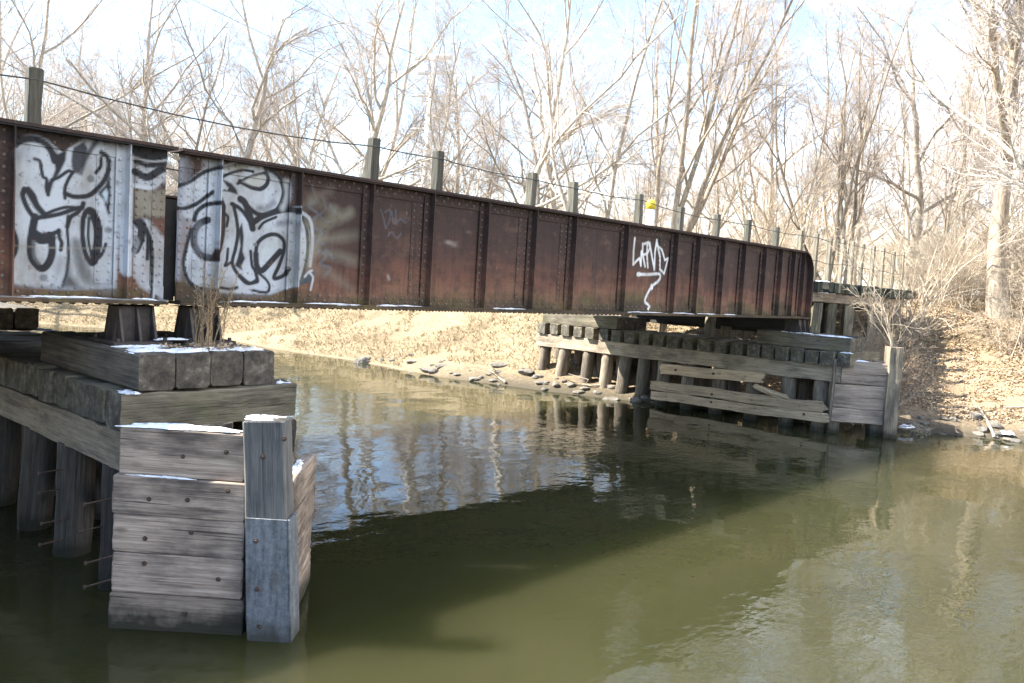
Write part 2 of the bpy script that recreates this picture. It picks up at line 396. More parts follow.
M['shrubtwig'] = bark('straw_twigs', (.34,.275,.20), (.55,.46,.35), .2)

def leaf_mat(name, cols):
    mt, nt, nd, lk, bs = new_mat(name)
    geo = N(nt, 'ShaderNodeNewGeometry')
    k = len(cols)
    lk.new(ramp(nt, geo.outputs['Random Per Island'], [(i/(k-1), c) for i, c in enumerate(cols)]).outputs['Color'], bs.inputs['Base Color'])
    bs.inputs['Roughness'].default_value = .85; bs.inputs['Specular IOR Level'].default_value = .2
    return mt
M['leaf'] = leaf_mat('fallen_leaf', [(.20,.13,.075), (.40,.29,.18), (.50,.39,.26), (.29,.19,.115), (.55,.46,.33)])
M['straw'] = leaf_mat('dry_grass', [(.20,.15,.085), (.36,.29,.17), (.30,.235,.13), (.44,.37,.24)])

def ground_mat():
    mt, nt, nd, lk, bs = new_mat('bank_soil'); geo = N(nt, 'ShaderNodeNewGeometry'); P = geo.outputs['Position']
    sp = N(nt, 'ShaderNodeSeparateXYZ'); lk.new(P, sp.inputs[0])
    n1 = noise(nt, P, .55, 6, .65); n2 = noise(nt, P, 9, 6, .75); n3 = noise(nt, P, 40, 4, .7)
    straw = ramp(nt, n2, [(.3, (.16,.115,.07)), (.5, (.29,.225,.14)), (.7, (.38,.31,.20))]).outputs['Color']
    leafy = ramp(nt, n3, [(.3, (.17,.12,.075)), (.5, (.34,.25,.155)), (.7, (.46,.365,.25))]).outputs['Color']
    # leaves lie on the near side of the bridge, straw grass upstream
    f = N(nt, 'ShaderNodeMapRange'); lk.new(mathn(nt, 'ADD', sp.outputs[1], mathn(nt, 'MULTIPLY', n1, 6)), f.inputs['Value']); f.inputs['From Min'].default_value = 12; f.inputs['From Max'].default_value = 18
    col = mix(nt, f.outputs['Result'], leafy, straw)
    col = mix(nt, ramp(nt, n1, [(.5, (0,0,0)), (.66, (.6,.6,.6))]).outputs['Color'], col, (.15,.11,.07))
    mud = N(nt, 'ShaderNodeMapRange'); lk.new(mathn(nt, 'ADD', sp.outputs[2], mathn(nt, 'MULTIPLY', n2, .35)), mud.inputs['Value']); mud.inputs['From Min'].default_value = .22; mud.inputs['From Max'].default_value = .55; mud.inputs['To Min'].default_value = 1; mud.inputs['To Max'].default_value = 0
    my = N(nt, 'ShaderNodeMapRange'); lk.new(sp.outputs[1], my.inputs['Value']); my.inputs['From Min'].default_value = 15; my.inputs['From Max'].default_value = 19; my.inputs['To Min'].default_value = 1; my.inputs['To Max'].default_value = .12
    col = mix(nt, mathn(nt, 'MULTIPLY', mud.outputs['Result'], my.outputs['Result']), col, (.10,.085,.06))
    lk.new(col, bs.inputs['Base Color']); bs.inputs['Roughness'].default_value = .95; bs.inputs['Specular IOR Level'].default_value = .15
    bump(nt, bs, mathn(nt, 'ADD', n2, n3), .9, .05); return mt
M['ground'] = ground_mat()

def water_mat():
    mt, nt, nd, lk, bs = new_mat('murky_water'); geo = N(nt, 'ShaderNodeNewGeometry'); P = geo.outputs['Position']
    n = noise(nt, P, .25, 3, .5)
    lk.new(ramp(nt, n, [(.35, (.0255,.0262,.0105)), (.65, (.0345,.0345,.0155))]).outputs['Color'], bs.inputs['Base Color'])
    bs.inputs['Roughness'].default_value = .015; bs.inputs['IOR'].default_value = 1.333
    bs.subsurface_method = 'BURLEY'            # light spreads sideways in the silty water
    bs.inputs['Subsurface Weight'].default_value = 1.0; bs.inputs['Subsurface Radius'].default_value = (.8, .9, .5); bs.inputs['Subsurface Scale'].default_value = 1.7
    r1 = noise(nt, P, 1.0, 3, .5, (2.6, 3.6, 1)); r2 = noise(nt, P, 1.0, 2, .5, (9, 12, 1)); sw = noise(nt, P, 1.0, 2, .4, (.55, .8, 1))
    patch = ramp(nt, noise(nt, P, .18, 2, .5), [(.40, (.25,.25,.25)), (.62, (1,1,1))]).outputs['Color']
    h = mathn(nt, 'ADD', mathn(nt, 'MULTIPLY', sw, .8), mathn(nt, 'MULTIPLY', patch, mathn(nt, 'ADD', mathn(nt, 'MULTIPLY', r1, .32), mathn(nt, 'MULTIPLY', r2, .075))))
    bump(nt, bs, h, .30, .10)
    return mt
M['water'] = water_mat()

# ------------------------------------------------------------------ terrain and river
_wy = np.array([-120,-40,-10,0,3.7,5.3,8,11.4,13.8,17,21.6,25,29,33,36,42,50,60,75,110])
_wx = np.array([40,27,22.2,20.9,20.3,19.7,18.6,17.1,16.4,15.7,15.9,15.5,15.6,14.2,12.2,7,-2,-22,-80,-260])
def Xw(y): return np.interp(y, _wy, _wx)
def fbm(x, y, s=1.0):
    x = x*s; y = y*s
    return (np.sin(x*1.3+1.7*np.sin(y*.7))+.5*np.sin(y*2.1+1.1*np.sin(x*1.6)+2)+.3*np.sin(x*4.3+y*3.1)+.2*np.sin(x*7.1-y*6.3+1))/2
def ground_z(x, y):
    x = np.asarray(x, float); y = np.asarray(y, float)
    w = Xw(y); sl_ = (Xw(y+.5)-Xw(y-.5))
    d = (x-w)/np.sqrt(1+sl_**2)
    d = d+.22*fbm(x, y, 1.9)*np.clip(np.abs(d), .3, 1)
    hR = np.interp(d, [-6,-1.5,0,.6,1.8,6.0,9,14,40,400], [-1.6,-.5,-.03,.22,.62,2.35,2.95,3.25,3.6,6])
    hL = np.interp(-2.6-x, [-6,-1.5,0,1,6,10,40], [-1.6,-.5,0,.3,2.4,3.0,3.3])
    hL = np.where(y < 42, hL, -1.6)
    z = np.maximum(hR, hL)
    amp = np.clip(z, 0, 1)
    return z+amp*(.10*fbm(x, y, .8)+.05*fbm(x+9, y-4, 2.7))
def nonuni(segs):
    out = []
    for a, b, d in segs: out += list(np.arange(a, b, d))
    return np.array(out+[segs[-1][1]])
gx = nonuni([(-160,-20,10),(-20,-2,1.5),(-2,10,2),(10,15,.5),(15,30,.22),(30,50,1.2),(50,120,6),(120,900,65)])
gy = nonuni([(-300,-60,30),(-60,-12,4),(-12,0,.7),(0,16,.22),(16,36,.45),(36,60,1.2),(60,120,5),(120,900,65)])
GX, GY = np.meshgrid(gx, gy)
GZ = ground_z(GX, GY)
nx, ny = len(gx), len(gy)
ii = np.arange(nx*ny).reshape(ny, nx)
F = np.stack([ii[:-1,:-1], ii[:-1,1:], ii[1:,1:], ii[1:,:-1]], -1).reshape(-1, 4)
me = fast_mesh('river_bank', np.stack([GX, GY, GZ], -1).reshape(-1, 3), F); smooth(me)
tag(link('river_bank', me, M['ground']), kind='structure', label='leaf strewn earth river bank rising beyond the water', cat='bank')
me = fast_mesh('river', [(-250,-300,0),(120,-300,0),(120,130,0),(-250,130,0)], [(0,1,2,3)])
tag(link('river', me, M['water']), kind='structure', label='murky green river water under the bridge', cat='river')

# ------------------------------------------------------------------ graffiti (paint on the steel, in metres on the web)
GY_ = 7.715
def crop(ox, oy, s, dx=0):
    return lambda pts: np.array([pix_on_Y(ox+(p[0]+dx)/s, oy+p[1]/s, GY_) for p in pts])
def catmull(P, n=6):
    P = np.asarray(P, float)
    if len(P) < 3: return P
    Q = np.vstack([2*P[0]-P[1], P, 2*P[-1]-P[-2]]); out = []
    for i in range(1, len(Q)-2):
        for t in np.linspace(0, 1, n, endpoint=False):
            a, b, c, d = Q[i-1], Q[i], Q[i+1], Q[i+2]
            out.append(.5*(2*b+(c-a)*t+(2*a-5*b+4*c-d)*t*t+(3*b-a-3*c+d)*t**3))
    return np.array(out+[P[-1]])
PAINT = []
WHT = (.42,.445,.485); BLK = (.022,.023,.028); GRY = (.17,.18,.205); BLU = (.27,.30,.36); DIRTY = (.33,.315,.25)
SOFT = .0065
def poly(cr, pts, col, a=1., soft=.012, sm=False):
    q = cr(pts); PAINT.append(('p', catmull(np.vstack([q, q[:1]]))[:-1] if sm else q, 0, col, a, soft))
def line(cr, pts, w, col=BLK, a=1., soft=SOFT, s=3.6, curve=True):
    q = cr(pts)
    if curve: q = catmull(q)
    PAINT.append(('l', q, w/s/92/2*1.36, col, a, soft))
def paint(x, z):
    out = np.zeros((len(x), 4)); P = np.stack([x, z], -1)
    for kind, q, hw, col, a, soft in PAINT:
        pad = hw+soft*2.5
        sel = np.where((x > q[:,0].min()-pad) & (x < q[:,0].max()+pad) & (z > q[:,1].min()-pad) & (z < q[:,1].max()+pad))[0]
        if not len(sel): continue
        S = P[sel]
        A = q if kind == 'l' else np.vstack([q, q[:1]])
        dmin = np.full(len(S), 9.)
        for p0, p1 in zip(A[:-1], A[1:]):
            e = p1-p0; L2 = max(e@e, 1e-9)
            t = np.clip(((S-p0)@e)/L2, 0, 1)
            dmin = np.minimum(dmin, np.hypot(*(S-p0-t[:,None]*e).T))
        if kind == 'p':
            ins = np.zeros(len(S), bool)
            for p0, p1 in zip(A[:-1], A[1:]):
                c = ((p0[1] > S[:,1]) != (p1[1] > S[:,1]))
                with np.errstate(divide='ignore', invalid='ignore'):
                    xx = (p1[0]-p0[0])*(S[:,1]-p0[1])/(p1[1]-p0[1]+1e-12)+p0[0]
                ins ^= c & (S[:,0] < xx)
            dmin = np.where(ins, -dmin, dmin)
        else: dmin = dmin-hw
        al = a*np.clip(.5-dmin/(2*soft), 0, 1)
        al = al*al*(3-2*al) if a > .9 else al
        b = out[sel]; na = al+b[:,3]*(1-al)
        rgb = np.where(na[:,None] > 1e-5, (np.array(col)[None]*al[:,None]+b[:,:3]*b[:,3:]*(1-al[:,None]))/np.maximum(na[:,None], 1e-5), b[:,:3])
        out[sel] = np.concatenate([rgb, na[:,None]], 1)
    return out
def paint_mesh(o, bare=False):
    me = o.data; n = len(me.vertices); co = np.zeros(n*3, np.float32); me.vertices.foreach_get('co', co); co = co.reshape(-1, 3)
    off = parent_world(o)
    at = me.color_attributes.new('paint', 'FLOAT_COLOR', 'POINT')
    col = np.zeros((n, 4)) if bare else paint(co[:,0]+off.x, co[:,2]+off.z)
    for a, b_ in RIV.get(o.name, ()):          # rivet heads: paler, dusty rust
        w = np.clip(1-col[a:b_,3:], 0, 1)*random.uniform(.35, .95)
        col[a:b_,:3] = np.where(col[a:b_,3:] > .5, col[a:b_,:3], np.array([.19,.15,.125])); col[a:b_,3:] = np.maximum(col[a:b_,3:], w)
    at.data.foreach_set('color', col.astype(np.float32).ravel())

# piece on the near span
A = crop(0, 120, 3.6)
A2 = crop(80, 120, 3.6)
A2f = crop(80, 120, 3.6)
o2 = lambda pts: [(p[0]+288, p[1]) for p in pts]
poly(A, [(40,110),(62,72),(95,52),(130,52),(170,72),(205,104),(228,116),(255,95),(300,66),(345,60),(375,84),(420,74),(425,130),(423,330),(420,480),(415,606),(250,612),(130,604),(45,590)], WHT, sm=False)
poly(A, [(418,85),(480,90),(478,300),(474,560),(452,575),(425,545)], (.46,.485,.525), .95)
poly(A, [(480,90),(612,110),(612,215),(545,250),(484,238)], WHT, .8, .03)
poly(A, [(478,375),(500,355),(540,362),(595,430),(600,540),(590,650),(500,600),(478,560)], WHT, .85, .02)
poly(A, [(484,250),(606,252),(606,350),(484,350)], DIRTY, .55, .02)
for pts, w in (([(490,112),(540,125),(612,118)], 26), ([(490,150),(535,163),(612,156)], 11), ([(486,186),(530,206),(580,178),(612,170)], 17)): line(A, pts, w)
line(A, [(484,236),(530,244),(560,236),(586,200)], 9, WHT, 1)
line(A, [(484,368),(506,360),(526,395),(532,440),(530,500)], 9)
line(A, [(494,372),(508,392),(505,430),(488,468)], 18); line(A, [(486,420),(494,440),(484,470)], 10, GRY)
line(A, [(536,392),(545,460),(548,560),(544,640)], 11); line(A, [(526,362),(554,440),(556,540),(550,640)], 5, WHT)
line(A, [(40,40),(300,52),(620,100)], 34, (.018,.016,.016), .7, .05)
# letter G
line(A, [(52,92),(75,74),(110,68),(140,74),(168,92),(186,116),(196,148)], 13, BLK, .95)
line(A, [(58,78),(90,62),(128,60),(165,78),(205,110)], 4, BLK, .5)
poly(A, [(176,95),(208,122),(240,108),(236,146),(216,188),(192,226),(178,274),(167,266),(168,226),(186,214),(199,178),(194,132)], BLK, sm=False)
line(A, [(186,216),(212,206),(245,184),(262,188)], 7)
line(A, [(125,140),(143,148),(149,178),(155,204),(168,214),(166,244),(173,270)], 7)
line(A, [(60,130),(75,115),(100,110)], 18, BLU, .45, .03); line(A, [(60,140),(95,130),(130,150)], 10, GRY, .25, .03)
poly(A, [(262,100),(300,78),(313,108),(303,160),(286,192),(264,188),(256,150)], (.045,.048,.058))
poly(A, [(82,252),(102,244),(122,268),(134,302),(166,342),(150,347),(124,318),(103,282),(95,268)], BLK)
line(A, [(88,248),(82,272),(96,312),(116,342),(132,352)], 10); line(A, [(102,246),(122,270),(136,306),(168,344)], 8)
line(A, [(132,352),(168,348),(216,338),(262,323),(290,317),(278,334),(254,350),(242,384)], 9)
line(A, [(165,338),(200,324),(240,314),(287,316)], 7)
line(A, [(132,352),(122,378),(128,402),(152,414),(186,410),(212,400)], 9); line(A, [(212,396),(214,424),(222,442),(218,468)], 8)
line(A, [(126,348),(118,390),(111,440),(113,490),(130,520),(152,535),(174,516),(187,480),(186,436),(178,414)], 15)
line(A, [(126,415),(148,428),(182,424)], 22); line(A, [(122,440),(124,490),(140,515)], 8, GRY, .6)
line(A, [(245,345),(242,390),(246,450),(246,505),(238,560),(222,602)], 6)
poly(A, [(246,500),(256,560),(292,606),(212,608),(236,560)], (.055,.057,.065), .9, .03)
line(A, [(215,500),(205,560),(190,600)], 14, GRY, .45, .03); line(A, [(275,440),(285,500),(310,560)], 18, BLK, .6, .025)
line(A, [(46,395),(58,430),(56,470),(44,495)], 9)
line(A, [(50,595),(180,603),(300,606)], 6, GRY, .7, .02); line(A, [(60,520),(70,560),(80,590)], 10, DIRTY, .4, .03)
# letter O
line(A, [(234,282),(234,246),(246,214),(262,188)], 7); line(A, [(234,264),(268,276),(318,272),(352,245),(378,210),(391,166),(384,132),(362,118)], 10)
poly(A, [(352,262),(378,235),(394,188),(398,262),(393,347),(384,332),(374,292)], BLK); poly(A, [(366,264),(382,246),(388,262),(384,300),(374,282)], (.42,.50,.56))
line(A, [(363,138),(362,164),(345,190)], 7)
poly(A, [(262,188),(286,192),(306,120),(336,72),(366,64),(335,108),(312,150),(296,200)], (.03,.031,.038), .9)
line(A, [(308,332),(324,322),(344,346),(358,396),(356,448),(342,506),(328,516),(310,484),(299,424),(299,364),(308,332)], 11)
line(A, [(330,330),(350,380),(352,440),(338,496)], 18); poly(A, [(310,356),(322,345),(330,400),(328,450),(326,495),(314,470),(306,410)], (.47,.53,.58)); line(A, [(320,352),(318,430),(332,500)], 6)
line(A, [(338,510),(364,486),(380,446)], 7)
line(A, [(288,520),(318,578),(390,606)], 24, GRY, .6, .04); line(A, [(300,300),(296,316)], 10)
for p in ((157,568),(388,396),(326,212),(456,438)): line(A, [p, (p[0]+1, p[1])], 15, GRY, .9)
line(A, [(48,452),(180,460),(330,462),(420,462)], 3, DIRTY, .45)

# piece on the main span
B = crop(170, 145, 4.14); S4 = 4.14
z4 = lambda pts: [(p[0]+290, p[1]) for p in pts]
def bl(pts, w, col=BLK, a=1., soft=SOFT): line(B, pts, w*1.2, col, a, soft, S4)
poly(B, [(28,165),(80,142),(130,104),(205,88),(290,64),(350,78),(400,98),(440,112),(476,160),(482,212),(464,262),(520,254),(552,290),(577,360),(582,450),(560,530),(540,568),(500,590),(410,620),(290,616),(190,612),(112,592),(66,552),(50,482),(62,420),(84,352),(102,304),(60,300),(28,268)], WHT)
poly(B, [(-10,60),(62,50),(62,180),(52,420),(40,560),(-10,560)], (.27,.285,.32), .8, .03)
poly(B, [(62,180),(125,170),(125,330),(85,350),(60,440)], (.38,.40,.44), .6, .04)
poly(B, [(132,60),(208,70),(206,100),(130,125)], (.36,.38,.40), .55, .02)
bl([(22,172),(80,152),(140,112),(205,92)], 9); bl([(22,262),(70,260),(120,236),(172,194)], 9); bl([(65,60),(80,100),(66,140)], 14, GRY, .6, .03)
bl([(100,310),(112,274),(152,246),(206,240)], 10); bl([(152,310),(116,330),(98,370),(101,415),(126,455),(162,468),(192,464)], 16)
bl([(206,245),(214,300),(210,370),(198,430),(184,462)], 20, (.035,.022,.018)); bl([(205,300),(207,350),(195,410)], 16, (.09,.05,.035), .8)
bl([(120,330),(108,380),(118,430),(150,450)], 18, GRY, .5, .03); bl([(100,500),(80,520),(75,550)], 24, GRY, .4, .04)
bl([(85,350),(62,440),(55,500),(75,560),(112,590),(172,602),(194,588)], 9); bl([(194,588),(250,596),(300,585),(345,602),(395,610),(412,590),(400,560),(362,526)], 7)
bl([(112,604),(180,614),(290,622),(390,622),(450,600)], 5, GRY, .6, .02)
poly(B, [(215,140),(256,160),(276,185),(281,206),(250,196),(214,190),(238,176)], BLK); poly(B, [(226,178),(242,176),(236,188)], (.45,.48,.52))
bl([(215,134),(250,116),(300,104),(340,110)], 7); bl([(214,96),(260,84),(310,80),(360,86)], 6, BLK, .8)
poly(B, [(218,90),(280,82),(330,86),(300,100),(225,108)], (.23,.215,.17), .75, .02)
bl([(262,245),(276,310),(281,370),(271,430),(259,495),(300,558),(331,575),(362,566),(356,535)], 9); bl([(256,244),(286,260),(312,288),(338,334),(344,346)], 10)
bl([(208,214),(225,250),(226,280),(240,300),(235,336)], 7); bl([(240,430),(235,480),(228,500),(250,488)], 7)
poly(B, [(298,320),(306,380),(301,440),(311,470),(296,500),(300,520),(268,500),(279,470),(291,420),(285,350)], BLK)
bl([(290,150),(340,176),(380,180),(405,152),(396,116)], 11); bl([(280,160),(330,132),(380,118),(395,112)], 7)
poly(B, z4([(10,152),(45,132),(90,122),(104,130),(100,155),(80,172),(50,168)]), (.40,.405,.38), .9)
bl(z4([(100,95),(140,115),(170,152),(180,202),(160,258),(120,288),(70,284),(30,252),(4,226)]), 11)
bl(z4([(112,108),(140,140),(150,190),(130,240)]), 10, GRY, .45, .025)
bl(z4([(2,224),(20,240),(40,290),(52,345)]), 17); bl(z4([(58,318),(100,292),(170,270),(220,270),(258,294)]), 15); bl(z4([(78,346),(100,320),(150,298)]), 7)
bl(z4([(190,150),(196,210),(176,262)]), 16, (.40,.42,.44), .8, .02)
bl(z4([(254,288),(276,350),(281,430),(271,500),(256,556)]), 10); bl(z4([(240,270),(290,310),(300,400),(290,500)]), 9, WHT, .9)
bl(z4([(64,452),(74,405),(110,376),(150,371),(180,396),(181,440),(161,500),(140,551),(180,540),(196,512)]), 10)
bl(z4([(66,452),(70,500),(90,520),(130,480),(166,440)]), 15); poly(B, z4([(82,488),(80,440),(110,405),(150,392),(160,408),(120,450)]), (.42,.46,.46), .8, .02)
bl(z4([(44,440),(50,500),(65,520)]), 8); bl(z4([(0,540),(40,570),(70,552),(60,520)]), 7)
bl(z4([(160,326),(200,320)]), 15, GRY, .8, .02); bl(z4([(78,262),(110,262),(140,240)]), 15, GRY, .75, .02); bl(z4([(0,585),(40,590),(100,575)]), 10, WHT, 1)
bl(z4([(235,330),(250,350)]), 16, GRY, .7, .02)
bl(z4([(256,566),(290,552),(298,532)]), 16, (.06,.07,.085)); bl(z4([(290,530),(302,550),(292,600)]), 6, WHT)
bl(z4([(268,545),(285,525),(298,520)]), 6, WHT); bl(z4([(60,412),(65,412)]), 8, GRY); bl(z4([(190,508),(195,508)]), 8, GRY)
bl(z4([(215,560),(245,530)]), 26, DIRTY, .35, .05); bl(z4([(215,100),(218,350)]), 5, GRY, .35, .02)
# over-sprayed rays to the right of it
D = lambda pts: np.array([pix_on_Y(p[0], p[1], GY_) for p in pts])
SPR = (.33,.32,.25)
for pts, w, a in (([(308,262),(318,240),(335,210)], 10, .5), ([(312,200),(340,214),(350,212)], 8, .35), ([(306,225),(330,222),(350,213)], 10, .45), ([(308,240),(335,238),(355,235)], 11, .42), ([(308,252),(335,255),(354,261)], 11, .42), ([(306,266),(332,275),(352,290)], 9, .3), ([(305,205),(318,196),(330,190)], 7, .3)):
    q = D(pts); PAINT.append(('l', catmull(q), w/92/2*.55, SPR, a*.95, .07))
for pts in ([(312,186),(316,200),(309,206),(318,214),(312,220)], [(322,196),(326,208),(320,216),(328,222)], [(314,228),(322,232),(316,240),(324,244)], [(330,205),(336,214)], [(318,250),(326,256),(320,264),(330,268),(324,276)], [(326,250),(334,258)]):
    PAINT.append(('l', catmull(D(pts)), .012, (.16,.18,.21), .55, .016))
for pts in ([(381,210),(384,220),(386,228),(390,218),(390,210),(385,212)], [(392,212),(393,222),(396,224)], [(396,210),(396,222),(401,219),(406,224),(405,218)], [(388,236),(392,232),(396,238),(401,234)]):
    PAINT.append(('l', catmull(D(pts)), .008, (.17,.18,.24), .4, .014))
for pts in ([(446,244),(450,240)], [(452,238),(455,246)], [(466,226),(468,232)], [(407,270),(408,266)], [(388,276),(389,279)], [(505,252),(504,256)], [(500,276),(501,280)]):
    PAINT.append(('l', D(pts), .016, (.36,.31,.28), .6, .015))
# white tag
T_ = crop(620, 225, 7.19)
for pts, cv in (([(107,95),(98,180),(95,285),(120,257),(141,238),(150,292),(154,190)], 0), ([(164,135),(162,205),(180,298)], 0), ([(164,140),(205,124),(216,165),(196,206),(168,214)], 0), ([(196,130),(194,215),(200,305)], 0), ([(214,130),(225,200),(247,322),(251,200),(265,108)], 0), ([(268,130),(285,230),(284,318),(317,350),(345,240),(321,252),(300,180),(268,148)], 0), ([(128,354),(200,356),(278,352),(286,380),(266,410),(230,440),(210,470),(186,520),(180,552),(205,580),(196,606)], 1)):
    q = T_(pts); PAINT.append(('l', catmull(q) if cv else q, .020 if not cv else .024, (.72,.73,.74), 1., .014))
PAINT.append(('l', T_([(228,440),(228,450)]), .04, (.72,.73,.74), 1., .016)); PAINT.append(('l', T_([(128,354),(140,354)]), .034, (.72,.73,.74), 1., .016))

# ------------------------------------------------------------------ plate girder spans
ZB, ZT = H-.385, H+1.075
YW = GY_
def web_grid(x0, x1, fine, arc=None):
    xs = []
    x = x0
    while x < x1-1e-6:
        xs.append(x); x += .01 if any(a <= x <= b for a, b in fine) else .12
    xs.append(x1); xs = np.array(xs); zs = np.linspace(ZB+.03, ZT-.03, 139)
    XX, ZZ = np.meshgrid(xs, zs)
    if arc:    # rounded upper corner: squash the columns under the arc
        top = np.where(xs > arc[0], ZT-.03-(arc[1]-np.sqrt(np.maximum(arc[1]**2-(xs-arc[0])**2, 0))), ZT-.03)
        ZZ = ZB+.03+(ZZ-ZB-.03)*((top-ZB-.03)/(ZT-ZB-.06))[None]
    n = len(xs); k = np.arange(XX.size).reshape(XX.shape)
    F = np.stack([k[:-1,:-1], k[:-1,1:], k[1:,1:], k[1:,:-1]], -1).reshape(-1, 4)
    V = np.stack([XX, np.full_like(XX, YW), ZZ], -1).reshape(-1, 3)
    V2 = V.copy(); V2[:,1] += .012
    return np.vstack([V, V2]), np.vstack([F, F[:,::-1]+len(V)])

def girder(root, x0, x1, fine, stiff, doubles, arc=None, plates=()):
    V, Fc = web_grid(x0, x1, fine, arc)
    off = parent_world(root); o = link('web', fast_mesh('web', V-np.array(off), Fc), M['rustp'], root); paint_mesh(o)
    xa = arc[0] if arc else x1
    # flange plates
    b = MB(); b.box((x0-.03, YW-.125, ZT-.028), (xa, YW+.135, ZT))
    if arc:
        r = arc[1]; n = 12; pts = [(xa, ZT), (xa, ZT-.028)]
        out = [(xa+r*math.sin(t), ZT-r+r*math.cos(t)) for t in np.linspace(0, math.pi/2, n)]
        inn = [(xa+(r-.028)*math.sin(t), ZT-r+(r-.028)*math.cos(t)) for t in np.linspace(0, math.pi/2, n)]
        for i in range(n-1):
            b.prism([inn[i], inn[i+1], out[i+1], out[i]], 1, YW-.125, YW+.135)
        b.box((xa+r-.028, YW-.125, ZB+.03), (xa+r, YW+.135, ZT-r))
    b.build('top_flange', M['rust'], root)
    b = MB(); b.box((x0-.0, YW-.13, ZB), (x1, YW+.135, ZB+.026))
    for x in np.arange(x0+.05, x1, .105):
        for yy in (YW-.1, YW-.045): b.rivet((x, yy, ZB), (0,0,-1), .02, .017, 6)
    for x in np.arange(x0+.08, x1, .12): b.rivet((x, YW-.06, ZB+.042), (0,0,1), .016, .011, 6)
    b.build('bottom_flange', M['rust'], root)
    # flange angles with their rivet rows
    for z0, z1 in ((ZB+.028, ZB+.165), (ZT-.165, ZT-.030)):
        b = MB(); top = z0 > H
        segs = sorted(set([x0]+[f for ab in fine for f in ab if x0 < f < xa]+[xa]))
        for s0, s1 in zip(segs[:-1], segs[1:]):
            fn = any(a <= (s0+s1)/2 <= c for a, c in fine)
            if fn: b.gridbox(s0, s1, YW-.014, YW-.001, z0, z1, .015)
            else: b.box((s0, YW-.014, z0), (s1, YW-.001, z1))
        zz = z1-.0145 if top else z0+.0005
        b.box((x0, YW-.115, zz), (xa, YW-.0145, zz+.014))
        for i, x in enumerate(np.arange(x0+.05, xa, .065)):
            zr = z0+(.05 if i % 2 else .10)
            b.rivet((x, YW-.014, zr), (0,-1,0), .0165, .012)
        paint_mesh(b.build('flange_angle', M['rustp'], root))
    # stiffener angles
    for x in stiff:
        b = MB(); fn = any(a-.1 <= x <= c+.1 for a, c in fine)
        zt = ZT-.032
        if arc and x > xa: zt = ZT-.035-(arc[1]-math.sqrt(max(arc[1]**2-(x-arc[0])**2, 0)))
        z0, z1 = ZB+.046, zt
        g = b.gridbox if fn else (lambda a0, a1, b0, b1, c0, c1, d: b.box((a0, b0, c0), (a1, b1, c1)))
        g(x-.012, x, YW-.112, YW-.028, z0, z1, .015)
        g(x-.10, x, YW-.0275, YW-.0145, z0, z1, .015)
        for z in np.arange(z0+.06, z1-.03, .098): b.rivet((x-.062, YW-.0275, z), (0,-1,0), .0165, .012)
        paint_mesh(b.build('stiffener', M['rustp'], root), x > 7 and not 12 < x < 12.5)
    # splice plates: wider plate with more rivet rows
    for xc, w in doubles:
        b = MB(); z0, z1 = ZB+.168, ZT-.168; fn = any(a <= xc <= c for a, c in fine)
        if fn: b.gridbox(xc-w/2, xc+w/2, YW-.006, YW-.0005, z0, z1, .015)
        else: b.box((xc-w/2, YW-.006, z0), (xc+w/2, YW-.0005, z1))
        for k in (-.32, .32):
            for z in np.arange(z0+.04, z1-.02, .075): b.rivet((xc+k*w, YW-.006, z), (0,-1,0), .015, .011)
        paint_mesh(b.build('splice_plate', M['rustp'], root))

def far_girder(root, x0, x1, stiff, y=13.2):
    b = MB()
    b.box((x0, y, ZB+.03), (x1, y+.012, ZT-.03))
    b.box((x0, y-.125, ZT-.03), (x1, y+.137, ZT)); b.box((x0, y-.125, ZB), (x1, y+.137, ZB+.028))
    for x in stiff: b.box((x-.012, y-.11, ZB+.03), (x, y-.001, ZT-.032)); b.box((x-.012, y+.013, ZB+.03), (x, y+.12, ZT-.032))
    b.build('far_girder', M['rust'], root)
def deck(root, x0, x1):
    for x in np.arange(x0+.5, x1-.2, 2.75):
        b = MB(); b.box((x-.008, 7.84, ZB+.05), (x+.008, 13.07, H+.02)); b.box((x-.1, 7.86, ZB+.035), (x+.1, 13.06, ZB+.05)); b.box((x-.1, 7.86, H+.02), (x+.1, 13.06, H+.035))
        b.build('floor_beam', M['rust'], root)
    for y in (9.7, 11.2): timber('stringer', (x0+.1, y, H+.125), (x1-.1, y, H+.125), .28, .17, M['tie'], root)
    for x in np.arange(x0+.15, x1-.1, .262): timber('bridge_tie', (x, 7.745, H+.32), (x, 13.17, H+.32), .25, .21, M['tie'], root)
def shoe(root, x0, x1, mirror):
    b = MB(); y0, y1 = YW-.20, YW+.26; zb, zt = H-.72, ZB-.02
    b.prism([(x0+.02, zb), (x1-.02, zb), (x1-.06, zt), (x0+.06, zt)], 1, y0+.14, y0+.17)
    b.prism([(x0+.02, zb), (x1-.02, zb), (x1-.06, zt), (x0+.06, zt)], 1, y1-.17, y1-.14)
    for x in (x0+.05, (x0+x1)/2, x1-.07):
        b.prism([(y0+.02, zb), (y1-.02, zb), (y1-.12, zt), (y0+.12, zt)], 0, x, x+.022)
    b.box((x0-.02, y0+.06, zt), (x1+.02, y1-.06, ZB-.002-.018))
    b.build('bearing_shoe', M['darksteel'], root)
    c = MB(); c.box((x0-.05, y0-.06, H-.748), (x1+.05, y1+.06, H-.7205))
    for x in (x0, x1):
        for y in (y0-.02, y1+.02): c.tube([(x, y, H-.72), (x, y, H-.69)], .018, 6)
    c.build('base_plate', M['darksteel'], root)

